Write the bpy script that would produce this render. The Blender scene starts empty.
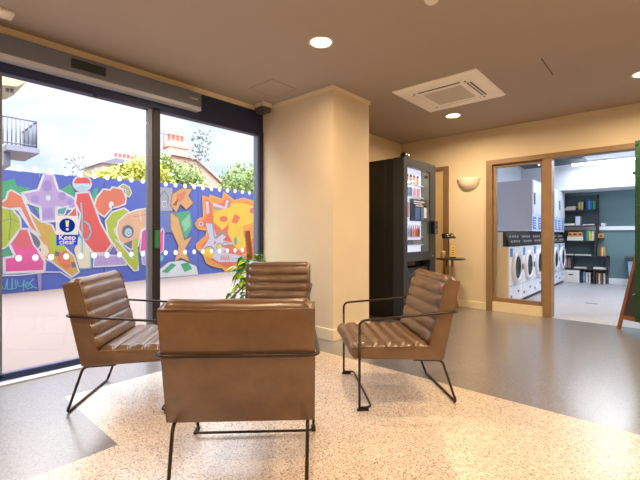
import bpy, bmesh, math, random
from mathutils import Vector, Matrix
random.seed(7)
C = bpy.context.scene
COL = C.collection
R = math.radians

# ------------------------------------------------------------------ helpers
def lin(c):
    return tuple(((x/255)/12.92 if x/255 <= .04045 else ((x/255+.055)/1.055)**2.4) for x in c)

def mat(name, rgb, rough=.5, metal=0, var=0, scale=20, bump=0, spec=.5, coat=0, emit=None, es=0, detail=4):
    m = bpy.data.materials.new(name); m.use_nodes = True
    nt = m.node_tree; b = nt.nodes['Principled BSDF']
    col = lin(rgb)
    b.inputs['Base Color'].default_value = (*col, 1)
    b.inputs['Roughness'].default_value = rough
    b.inputs['Metallic'].default_value = metal
    b.inputs['Specular IOR Level'].default_value = spec
    b.inputs['Coat Weight'].default_value = coat
    if var or bump:
        tc = nt.nodes.new('ShaderNodeTexCoord'); n = nt.nodes.new('ShaderNodeTexNoise')
        n.inputs['Scale'].default_value = scale; n.inputs['Detail'].default_value = detail
        nt.links.new(tc.outputs['Object'], n.inputs['Vector'])
        if var:
            r = nt.nodes.new('ShaderNodeValToRGB')
            r.color_ramp.elements[0].position = .3; r.color_ramp.elements[1].position = .7
            r.color_ramp.elements[0].color = (*[max(0, c*(1-var)) for c in col], 1)
            r.color_ramp.elements[1].color = (*[min(1, c*(1+var)) for c in col], 1)
            nt.links.new(n.outputs['Fac'], r.inputs['Fac']); nt.links.new(r.outputs['Color'], b.inputs['Base Color'])
        if bump:
            bp = nt.nodes.new('ShaderNodeBump'); bp.inputs['Strength'].default_value = bump; bp.inputs['Distance'].default_value = .004
            nt.links.new(n.outputs['Fac'], bp.inputs['Height']); nt.links.new(bp.outputs['Normal'], b.inputs['Normal'])
    if emit:
        b.inputs['Emission Color'].default_value = (*lin(emit), 1); b.inputs['Emission Strength'].default_value = es
    return m

def film_mat(name, rgb):
    """thin vinyl film: scatters light from both sides"""
    m = bpy.data.materials.new(name); m.use_nodes = True; nt = m.node_tree; nt.nodes.clear()
    o = nt.nodes.new('ShaderNodeOutputMaterial'); mx = nt.nodes.new('ShaderNodeMixShader'); d = nt.nodes.new('ShaderNodeBsdfDiffuse'); t = nt.nodes.new('ShaderNodeBsdfTranslucent')
    for n in (d, t): n.inputs['Color'].default_value = (*lin(rgb), 1)
    mx.inputs['Fac'].default_value = .6
    nt.links.new(d.outputs[0], mx.inputs[1]); nt.links.new(t.outputs[0], mx.inputs[2]); nt.links.new(mx.outputs[0], o.inputs['Surface'])
    return m

def glass_mat(name, tint=(1, 1, 1), refl=1.0):
    m = bpy.data.materials.new(name); m.use_nodes = True
    nt = m.node_tree; nt.nodes.clear()
    o = nt.nodes.new('ShaderNodeOutputMaterial'); mx = nt.nodes.new('ShaderNodeMixShader')
    t = nt.nodes.new('ShaderNodeBsdfTransparent'); g = nt.nodes.new('ShaderNodeBsdfGlossy'); f = nt.nodes.new('ShaderNodeFresnel')
    mu = nt.nodes.new('ShaderNodeMath'); mu.operation = 'MULTIPLY'; mu.inputs[1].default_value = refl
    t.inputs['Color'].default_value = (*tint, 1); g.inputs['Roughness'].default_value = .01; ge = nt.nodes.new('ShaderNodeNewGeometry'); io = nt.nodes.new('ShaderNodeMapRange')   # same Fresnel from both faces of the thin pane
    io.inputs['To Min'].default_value = 1.3; io.inputs['To Max'].default_value = 1/1.3
    nt.links.new(ge.outputs['Backfacing'], io.inputs['Value']); nt.links.new(io.outputs[0], f.inputs['IOR'])
    nt.links.new(f.outputs['Fac'], mu.inputs[0]); nt.links.new(mu.outputs[0], mx.inputs['Fac'])
    nt.links.new(t.outputs[0], mx.inputs[1]); nt.links.new(g.outputs[0], mx.inputs[2]); nt.links.new(mx.outputs[0], o.inputs['Surface'])
    return m

def bx(bm, lo, hi, mi=0, bev=0):
    x0, y0, z0 = lo; x1, y1, z1 = hi
    v = [bm.verts.new(p) for p in ((x0,y0,z0),(x1,y0,z0),(x1,y1,z0),(x0,y1,z0),(x0,y0,z1),(x1,y0,z1),(x1,y1,z1),(x0,y1,z1))]
    fs = [bm.faces.new([v[i] for i in f]) for f in ((3,2,1,0),(4,5,6,7),(0,1,5,4),(1,2,6,5),(2,3,7,6),(3,0,4,7))]
    for f in fs: f.material_index = mi
    if bev:
        es = list({e for f in fs for e in f.edges})
        r = bmesh.ops.bevel(bm, geom=es, offset=bev, segments=2, affect='EDGES', profile=.5)
        for f in r['faces']: f.material_index = mi
    return v

def prism(bm, poly, z0, z1, mi=0, axis='z', bev=0):
    """extrude a 2-D polygon along an axis; axis x: poly=(y,z); axis y: poly=(x,z)"""
    def P(a, b, c):
        return {'z': (a, b, c), 'x': (c, a, b), 'y': (a, c, b)}[axis]
    lo = [bm.verts.new(P(a, b, z0)) for a, b in poly]; hi = [bm.verts.new(P(a, b, z1)) for a, b in poly]
    n = len(poly); fs = [bm.faces.new(lo[::-1]), bm.faces.new(hi)]
    for i in range(n): fs.append(bm.faces.new((lo[i], lo[(i+1) % n], hi[(i+1) % n], hi[i])))
    for f in fs: f.material_index = mi
    bmesh.ops.recalc_face_normals(bm, faces=fs)
    if bev:
        es = list({e for f in fs for e in f.edges})
        bmesh.ops.bevel(bm, geom=es, offset=bev, segments=3, affect='EDGES', profile=.5)

def lathe(bm, prof, c=(0, 0, 0), n=24, mi=0, M=None, smooth=True):
    """revolve (r,z) profile about z through c; optional matrix applied before moving to c"""
    rings = []
    for r, z in prof:
        if r < 1e-6: ring = [bm.verts.new((0, 0, z))]
        else: ring = [bm.verts.new((r*math.cos(2*math.pi*i/n), r*math.sin(2*math.pi*i/n), z)) for i in range(n)]
        rings.append(ring)
    fs = []
    for a, b in zip(rings, rings[1:]):
        if len(a) == 1 and len(b) == 1: continue
        for i in range(n):
            j = (i+1) % n
            if len(a) == 1: fs.append(bm.faces.new((a[0], b[j], b[i])))
            elif len(b) == 1: fs.append(bm.faces.new((a[i], a[j], b[0])))
            else: fs.append(bm.faces.new((a[i], a[j], b[j], b[i])))
    for f in fs: f.material_index = mi; f.smooth = smooth
    bmesh.ops.recalc_face_normals(bm, faces=fs)
    vs = [v for r in rings for v in r]
    for v in vs:
        p = v.co.copy()
        if M is not None: p = M @ p
        v.co = p + Vector(c)
    return vs

def fillet(pts, rad, seg=6):
    P = [Vector(p) for p in pts]; out = [P[0]]
    for a, b, c in zip(P, P[1:], P[2:]):
        u = (a-b); v = (c-b); k = min(rad, u.length*.49, v.length*.49); u = u.normalized()*k; v = v.normalized()*k
        for i in range(seg+1):
            t = i/seg; out.append((b+u)*(1-t)**2 + b*2*t*(1-t) + (b+v)*t*t)
    out.append(P[-1]); return out

def tube(bm, pts, r, n=10, mi=0, rad=0, taper=None):
    P = fillet(pts, rad) if rad else [Vector(p) for p in pts]
    N = len(P); rings = []; up = None
    for i in range(N):
        t = (P[min(i+1, N-1)]-P[max(i-1, 0)]).normalized()
        if up is None:
            up = Vector((0, 0, 1)) if abs(t.z) < .9 else Vector((1, 0, 0))
        s = t.cross(up)
        if s.length < 1e-4: s = t.orthogonal()
        s.normalize(); up = s.cross(t).normalized()
        rr = r if taper is None else r*(1+(taper-1)*i/(N-1))
        rings.append([bm.verts.new(P[i]+(s*math.cos(2*math.pi*k/n)+up*math.sin(2*math.pi*k/n))*rr) for k in range(n)])
    fs = []
    for a, b in zip(rings, rings[1:]):
        for k in range(n):
            f = bm.faces.new((a[k], a[(k+1) % n], b[(k+1) % n], b[k])); f.smooth = True; fs.append(f)
    fs.append(bm.faces.new(rings[0][::-1])); fs.append(bm.faces.new(rings[-1]))
    for f in fs: f.material_index = mi
    bmesh.ops.recalc_face_normals(bm, faces=fs)

def obj(name, bm, mats, parent=None, smooth=False, label=None):
    me = bpy.data.meshes.new(name); bm.to_mesh(me); bm.free()
    for m in (mats if isinstance(mats, (list, tuple)) else [mats]): me.materials.append(m)
    if smooth:
        for p in me.polygons: p.use_smooth = True
        try: me.set_sharp_from_angle(angle=R(40))
        except Exception: pass
    o = bpy.data.objects.new(name, me); COL.objects.link(o)
    if parent: o.parent = parent
    if label: o['label'] = label
    return o

def box(name, lo, hi, m, parent=None, bev=0, label=None):
    bm = bmesh.new(); bx(bm, lo, hi, 0, bev); return obj(name, bm, m, parent, label=label)

def thing(name, label, cat, loc=(0, 0, 0), rz=0, group=None):
    o = bpy.data.objects.new(name, None); COL.objects.link(o); o.empty_display_size = .1
    o.location = loc; o.rotation_euler = (0, 0, rz)
    return tag(o, label, cat, group)

def tag(o, label, cat, group=None):
    o['label'] = label; o['category'] = cat
    if group: o['group'] = group
    return o

def struct(o, label=None):
    o['kind'] = 'structure'
    if label: o['label'] = label
    return o

def sroot(name, label=None, loc=(0, 0, 0)):
    o = bpy.data.objects.new(name, None); COL.objects.link(o); o.location = loc; o.empty_display_size = .1
    return struct(o, label)

def dup(root, loc, rz=None, label=None, scale=None):
    r = root.copy(); COL.objects.link(r); r.location = loc
    if rz is not None: r.rotation_euler = (0, 0, rz)
    if label: r['label'] = label
    if scale: r.scale = scale
    for ch in list(root.children):
        c = ch.copy(); COL.objects.link(c); c.parent = r
        for g in list(ch.children):
            d = g.copy(); COL.objects.link(d); d.parent = c
    return r

def text_mesh(name, body, size, m, parent, M, depth=.001, bold=0, align='CENTER'):
    cu = bpy.data.curves.new(name, 'FONT'); cu.body = body; cu.size = size; cu.extrude = depth; cu.offset = bold
    cu.align_x = align; cu.align_y = 'CENTER'
    t = bpy.data.objects.new(name, cu); COL.objects.link(t)
    dg = bpy.context.evaluated_depsgraph_get()
    me = bpy.data.meshes.new_from_object(t.evaluated_get(dg)); bpy.data.objects.remove(t); bpy.data.curves.remove(cu)
    me.transform(M); me.materials.clear(); me.materials.append(m); me.name = name
    o = bpy.data.objects.new(name, me); COL.objects.link(o); o.parent = parent
    return o

# ------------------------------------------------------------------ materials
WALL = mat('wall_paint_cream', (222, 206, 178), .75, var=.02, scale=3)
TRIMW = mat('trim_paint_cream', (234, 220, 190), .5)
CEIL = mat('ceiling_paint_taupe', (172, 157, 143), .85, var=.015, scale=2)
WHITE = mat('white_plastic', (238, 232, 222), .4)
LWHITE = mat('laundry_white_paint', (236, 240, 246), .7)
TEAL = mat('laundry_teal_paint', (106, 136, 144), .7, var=.03, scale=2)
OAK = mat('frame_oak', (142, 114, 82), .45, var=.12, scale=6)
NAVY = mat('anodised_navy', (46, 56, 92), .4, metal=.3)
GREYAL = mat('grey_aluminium', (120, 128, 146), .4, metal=.4)
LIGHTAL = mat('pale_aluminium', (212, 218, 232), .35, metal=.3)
BLACK = mat('black_satin', (30, 28, 30), .4)
VBLACK = mat('vending_black', (24, 23, 25), .38, var=.04, scale=3)
VGREY = mat('vending_charcoal', (44, 48, 58), .4)
BLK2 = mat('black_gloss', (12, 12, 14), .15)
STEEL = mat('gunmetal_tube', (62, 54, 52), .32, metal=.8)
RUBBER = mat('black_rubber', (26, 25, 26), .7)
GLASS = glass_mat('clear_glass')
CHROME = mat('chrome', (190, 190, 195), .15, metal=1)

def leather_mat():
    m = bpy.data.materials.new('tan_leather'); m.use_nodes = True; nt = m.node_tree; b = nt.nodes['Principled BSDF']
    tc = nt.nodes.new('ShaderNodeTexCoord'); n = nt.nodes.new('ShaderNodeTexNoise'); n.inputs['Scale'].default_value = 7; n.inputs['Detail'].default_value = 6
    n.inputs['Roughness'].default_value = .65
    r = nt.nodes.new('ShaderNodeValToRGB'); e = r.color_ramp.elements
    e[0].position = .25; e[0].color = (*lin((84, 59, 39)), 1); e[1].position = .75; e[1].color = (*lin((116, 86, 61)), 1)
    n2 = nt.nodes.new('ShaderNodeTexNoise'); n2.inputs['Scale'].default_value = 220; n2.inputs['Detail'].default_value = 3
    bp = nt.nodes.new('ShaderNodeBump'); bp.inputs['Strength'].default_value = .12; bp.inputs['Distance'].default_value = .002
    L = nt.links.new
    L(tc.outputs['Object'], n.inputs['Vector']); L(tc.outputs['Object'], n2.inputs['Vector']); L(n.outputs['Fac'], r.inputs['Fac'])
    L(r.outputs['Color'], b.inputs['Base Color']); L(n2.outputs['Fac'], bp.inputs['Height']); L(bp.outputs['Normal'], b.inputs['Normal'])
    b.inputs['Roughness'].default_value = .3; b.inputs['Specular IOR Level'].default_value = .9
    return m
LEATHER = leather_mat()

def speckle_mat(name, base, flakes, scale, rough, thresh=.45, mixn=.5, spec=.5, coat=0):
    """floor with chips: voronoi cells, some of them coloured"""
    m = bpy.data.materials.new(name); m.use_nodes = True; nt = m.node_tree; b = nt.nodes['Principled BSDF']; L = nt.links.new
    tc = nt.nodes.new('ShaderNodeTexCoord'); v = nt.nodes.new('ShaderNodeTexVoronoi'); v.inputs['Scale'].default_value = scale
    sp = nt.nodes.new('ShaderNodeSeparateColor'); L(tc.outputs['Object'], v.inputs['Vector']); L(v.outputs['Color'], sp.inputs['Color'])
    r = nt.nodes.new('ShaderNodeValToRGB'); r.color_ramp.interpolation = 'CONSTANT'; e = r.color_ramp.elements
    e[0].position = 0; e[0].color = (*lin(base), 1); e[1].position = thresh; e[1].color = (*lin(flakes[0]), 1)
    for i, f in enumerate(flakes[1:], 1):
        x = e.new(thresh+(1-thresh)*i/len(flakes)); x.color = (*lin(f), 1)
    L(sp.outputs['Red'], r.inputs['Fac'])
    n = nt.nodes.new('ShaderNodeTexNoise'); n.inputs['Scale'].default_value = 2.2; n.inputs['Detail'].default_value = 5; L(tc.outputs['Object'], n.inputs['Vector'])
    mr = nt.nodes.new('ShaderNodeMapRange'); mr.inputs['To Min'].default_value = .93; mr.inputs['To Max'].default_value = 1.06; L(n.outputs['Fac'], mr.inputs['Value'])
    mx = nt.nodes.new('ShaderNodeVectorMath'); mx.operation = 'SCALE'; L(r.outputs['Color'], mx.inputs[0]); L(mr.outputs[0], mx.inputs['Scale'])
    L(mx.outputs[0], b.inputs['Base Color'])
    b.inputs['Roughness'].default_value = rough; b.inputs['Specular IOR Level'].default_value = spec
    b.inputs['Coat Weight'].default_value = coat; b.inputs['Coat Roughness'].default_value = .22
    return m
TERRAZZO = speckle_mat('terrazzo_cream', (216, 202, 190), [(192, 172, 156), (234, 226, 218), (204, 184, 166), (148, 128, 116)], 150, .36, .5, coat=.6)
VINYL = speckle_mat('vinyl_grey', (118, 115, 117), [(134, 130, 130), (102, 98, 99), (126, 120, 118)], 150, .3, .4, spec=.7, coat=1)
LTILE = speckle_mat('laundry_vinyl', (182, 180, 186), [(190, 188, 194), (174, 172, 178)], 60, .4, .5)
PAVE = mat('pavement', (112, 97, 91), .85, var=.06, scale=.8)

# ------------------------------------------------------------------ room shell
H = 2.78; XL = -3.9; YB = 6.2; XR = 3.2; YF = -2.6
bm = bmesh.new()
def quad(poly, mi):
    f = bm.faces.new([bm.verts.new((x, y, 0)) for x, y in poly]); f.material_index = mi
TX0, TX1, TY0, TY1 = -3.2, -2.25, .865, 2.9
quad([(XL-.05, YF), (TX1, YF), (TX1, TY0), (TX0, TY0), (TX0, TY1), (XL-.05, TY1)], 0)
quad([(TX1, YF), (XR, YF), (XR, TY0), (TX1, TY0)], 1)
quad([(TX0, TY0), (XR, TY0), (XR, TY1), (TX0, TY1)], 1)
quad([(XL-.05, TY1), (XR, TY1), (XR, YB), (XL-.05, YB)], 0)
for f in bm.faces:
    f.normal_update()
    if f.normal.z < 0: f.normal_flip()
struct(obj('floor', bm, [VINYL, TERRAZZO]), 'grey vinyl floor with a cream terrazzo inset')
bm = bmesh.new(); bx(bm, (XL-.3, YF-.2, H), (XR+.2, YB+.14, H+.25)); struct(obj('ceiling', bm, CEIL), 'taupe painted ceiling')

bm = bmesh.new(); bx(bm, (XL-.15, -9, H+.25), (XR, 15, 9.5)); struct(obj('wall_upper_shade', bm, mat('facade', (190, 176, 164), .8)), 'unseen upper storeys above the shopfront, added to hold sky light off the street')  # unseen block added to keep bright sky light off the street
# back wall with the laundry opening (x -2.07 .. 1.15)
DX0, DX1, DZ = -2.07, 1.15, 2.29
bm = bmesh.new()
bx(bm, (-3.7, YB, 0), (DX0, YB+.14, H)); bx(bm, (DX0, YB, DZ), (DX1, YB+.14, H)); bx(bm, (DX1, YB, 0), (XR+.2, YB+.14, H))
struct(obj('wall_back', bm, WALL), 'warm cream back wall')
struct(box('wall_right', (XR, YF-.2, 0), (XR+.15, YB, H), WALL)); struct(box('wall_front', (XL-.2, YF-.15, 0), (XR, YF, H), WALL))
struct(box('wall_column', (-4.0, 3.263, 0), (-2.71, 3.949, H), WALL), 'square cream column between shopfront and vending machine')
struct(box('wall_alcove', (-3.72, 3.949, 0), (-3.56, YB, H), WALL), 'alcove side wall behind the vending machine')
bm = bmesh.new(); bx(bm, (XL-.08, YF, 0), (XL+.05, -1.2, H))
struct(obj('wall_left', bm, WALL))
# skirtings
struct(box('baseboard_column', (-3.9, 3.245, 0), (-2.692, 3.962, .125), TRIMW, bev=.004))
bm = bmesh.new(); bx(bm, (-2.66, YB-.02, 0), (DX0, YB+.01, .11), 0, .004); struct(obj('baseboard_back', bm, TRIMW))
struct(box('baseboard_alcove', (-3.565, 3.96, 0), (-3.54, YB, .11), TRIMW))
struct(box('trim_1', (-3.9, 3.248, H-.04), (-2.695, 3.962, H), TRIMW), 'pale cornice strip round the head of the column')
struct(box('trim_2', (XL-.02, YF, H-.055), (XL+.03, 3.26, H), TRIMW), 'cream strip between shopfront and ceiling')

# ------------------------------------------------------------------ shopfront
hd = sroot('trim_3', 'dark navy header beam over the shopfront glazing')
box('beam', (XL-.1, -1.3, 2.46), (XL+.02, 3.262, H-.05), NAVY, hd)
box('track_lip', (XL-.06, -1.3, 2.42), (XL+.03, 3.262, 2.47), NAVY, hd)
D1 = sroot('door_1', 'sliding glass entrance door with dark stile')
W1 = sroot('window_1', 'fixed shopfront pane beside the column')
def dots(parent, y0, y1, x):
    b2 = bmesh.new()
    for z in (1.69, .965):
        y = y0
        while y <= y1:
            vs = [b2.verts.new((x, y+.021*math.cos(a*math.pi/8), z+.026*math.sin(a*math.pi/8))) for a in range(16)]
            b2.faces.new(vs); y += .1105
    return obj('privacy_dots', b2, film_mat('white_vinyl', (252, 252, 254)), parent)
box('glass_pane', (XL-.012, .63, .05), (XL-.004, 1.79, 2.43), GLASS, D1)
box('stile', (XL-.03, 1.776, .03), (XL+.02, 1.822, 2.43), GREYAL, D1)
box('stile', (XL-.03, .58, .03), (XL+.02, .628, 2.43), GREYAL, D1)
dots(D1, .737-.1105*0, 1.75, XL)
box('bottom_rail', (XL-.03, .6, .012), (XL+.02, 1.8, .06), NAVY, D1)
box('glass_pane', (XL-.062, 1.88, .05), (XL-.054, 3.195, 2.43), GLASS, W1)
box('frame_post', (XL-.08, 1.822, .0), (XL+.03, 1.896, 2.44), mat('dark_bronze', (42, 44, 54), .4, metal=.3), W1)
box('frame_post', (XL-.08, 3.225, 0), (XL+.03, 3.262, 2.46), NAVY, W1); box('frame_stile', (XL-.08, 3.19, .05), (XL-.0, 3.225, 2.44), GREYAL, W1)
box('sill_rail', (XL-.08, 1.85, .0), (XL+.0, 3.2, .06), NAVY, W1)
dots(W1, 1.995, 3.17, XL-.05)
bm = bmesh.new(); bx(bm, (XL+.03, 1.835, 1.02), (XL+.045, 1.885, 1.2), 0, .004)
tag(obj('door_release_button', bm, mat('green_plastic', (40, 130, 92), .4)), 'small green release plate on the dark shopfront post', 'button')
W3 = sroot('window_3', 'further unseen shopfront pane towards the camera, added for daylight')
box('glass_pane', (XL-.012, -1.15, .05), (XL-.004, .59, 2.43), GLASS, W3); box('frame_post', (XL-.05, -1.25, 0), (XL+.03, -1.15, 2.44), NAVY, W3)  # unseen pane, glazed to let more daylight into the room
struct(box('trim_4', (XL-.12, -1.2, 0), (XL+.03, 3.245, .03), NAVY), 'dark floor track of the sliding door')
struct(box('trim_5', (XL+.03, -1.2, 0), (XL+.13, 3.245, .012), LIGHTAL), 'pale flat strip along the floor track')  # thin pale strip on the floor beside the track

op = thing('door_operator', 'long grey automatic door operator box over the sliding glass door', 'door operator')
bm = bmesh.new(); bx(bm, (XL+.02, -1.2, 2.535), (XL+.13, 2.31, 2.685), 0, .006); obj('housing', bm, GREYAL, op)
box('lower_edge', (XL+.03, -1.2, 2.5), (XL+.125, 2.308, 2.54), LIGHTAL, op, label='pale lower edge strip')
box('sensor_panel', (XL+.128, 1.07, 2.575), (XL+.14, 1.34, 2.65), mat('sensor_black', (44, 54, 56), .25), op, label='dark sensor window')
bm = bmesh.new()
for i in range(4): bx(bm, (XL+.129, 2.17+i*.025, 2.6), (XL+.1315, 2.187+i*.025, 2.615))
obj('badge', bm, LIGHTAL, op, label='small pale badge marks at the end')
bm = bmesh.new(); bx(bm, (XL-.0, 1.275, 2.4), (XL+.04, 1.315, 2.44), 0, .006)
tag(obj('door_guide', bm, NAVY), 'tiny dark bump under the header over the door glass', 'door guide')

sg = thing('keep_clear_sign', 'blue and white Keep clear safety sticker on the entrance door glass', 'sign', (XL, 1.076, 1.06))
SB = film_mat('sign_blue', (14, 66, 190)); SW = mat('sign_white', (252, 252, 254), .5); SG = film_mat('sign_grey', (196, 188, 182))
def film(name, y0, y1, z0, z1, x, m):
    bm = bmesh.new(); bm.faces.new([bm.verts.new(p) for p in ((x, y0, z0), (x, y1, z0), (x, y1, z1), (x, y0, z1))]); return obj(name, bm, m, sg)
film('backing', -.085, .085, .095, .26, .001, SG); film('blue_panel', -.08, .08, .003, .095, .0015, SB)
MY = Matrix(((0, 0, 1, 0), (1, 0, 0, 0), (0, 1, 0, 0), (0, 0, 0, 1)))   # text x -> +y, y -> z, facing +x
bm = bmesh.new(); bm.faces.new([bm.verts.new((.002, .06*math.cos(a*math.pi/16), .175+.062*math.sin(a*math.pi/16))) for a in range(32)])
obj('blue_disc', bm, SB, sg)
bm = bmesh.new()
bm.faces.new([bm.verts.new((.003, y, z)) for y, z in ((-.009, .162), (.009, .162), (.014, .218), (-.014, .218))])
bm.faces.new([bm.verts.new((.003, .011*math.cos(a*math.pi/8), .141+.011*math.sin(a*math.pi/8))) for a in range(16)])
obj('exclamation_mark', bm, SW, sg)
text_mesh('lettering', 'Keep', .062, SW, sg, Matrix.Translation((.003, 0, .069)) @ MY, .0004, .0012)
text_mesh('lettering', 'clear', .062, SW, sg, Matrix.Translation((.003, 0, .03)) @ MY, .0004, .0012)

# ------------------------------------------------------------------ laundry opening, glass side panel and doors
D2 = sroot('door_2', 'oak framed opening into the laundry room')
bm = bmesh.new()
bx(bm, (DX0, YB-.03, 0), (-1.985, YB+.15, DZ)); bx(bm, (-1.302, YB-.03, 0), (-1.19, YB+.15, DZ-.06)); bx(bm, (DX1-.085, YB-.03, 0), (DX1, YB+.15, DZ))
bx(bm, (-1.985, YB-.03, DZ-.068), (DX1-.085, YB+.15, DZ))
obj('door_frame', bm, OAK, D2)
W2 = sroot('window_2', 'fixed glass side panel of the laundry opening')
bm = bmesh.new()
bx(bm, (-1.985, YB+.02, .14), (-1.302, YB+.11, .2)); bx(bm, (-1.985, YB+.02, DZ-.11), (-1.302, YB+.11, DZ-.068))
bx(bm, (-1.985, YB+.02, .2), (-1.945, YB+.11, DZ-.11)); bx(bm, (-1.33, YB+.02, .2), (-1.302, YB+.11, DZ-.11))
obj('window_frame', bm, OAK, W2)
box('kick_panel', (-1.985, YB-.01, 0), (-1.302, YB+.12, .14), TRIMW, W2)
box('glass_pane', (-1.95, YB+.06, .2), (-1.325, YB+.066, DZ-.11), GLASS, W2)
D3 = sroot('door_3', 'tan door in a wooden frame behind the vending machine')
bm = bmesh.new(); bx(bm, (-2.757, YB-.03, 0), (-2.672, YB+.02, 2.285)); bx(bm, (-3.52, YB-.03, 2.225), (-2.757, YB+.02, 2.285)); bx(bm, (-3.55, YB-.03, 0), (-3.47, YB+.02, 2.285))
obj('door_frame', bm, mat('frame_oak_dark', (134, 104, 74), .5, var=.1, scale=6), D3)
box('door_leaf', (-3.47, YB-.006, .01), (-2.757, YB+.01, 2.225), mat('tan_door', (206, 178, 132), .5), D3)

# ------------------------------------------------------------------ laundry room shell
LX0, LX1, LY1 = -2.72, 2.0, 11.45
bm = bmesh.new(); f = bm.faces.new([bm.verts.new(p) for p in ((LX0, YB, -.001), (LX1, YB, -.001), (LX1, LY1, -.001), (LX0, LY1, -.001))]); struct(obj('floor', bm, LTILE), 'pale laundry room floor')
struct(box('ceiling', (LX0-.1, YB+.14, 2.79), (LX1+.1, LY1+.1, 2.95), LWHITE), 'white laundry room ceiling')
struct(box('wall_laundry_back', (LX0-.1, LY1, 0), (LX1+.1, LY1+.1, 2.8), TEAL), 'teal back wall of the laundry room')
struct(box('wall_laundry_left', (LX0-.1, YB+.14, 0), (LX0, LY1, 2.8), LWHITE)); struct(box('wall_laundry_right', (LX1, YB+.14, 0), (LX1+.1, LY1, 2.8), LWHITE))
struct(box('trim_6', (LX0, 10.6, 2.2), (LX1, LY1, 2.79), LWHITE), 'white boxed bulkhead at the back of the laundry room')
struct(box('baseboard_laundry', (-1.85, LY1-.02, 0), (LX1, LY1, .14), LWHITE))
struct(box('trim_7', (-1.95, LY1-.06, 1.27), (LX1, LY1, 1.36), LWHITE), 'white trunking rail along the teal wall')
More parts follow.
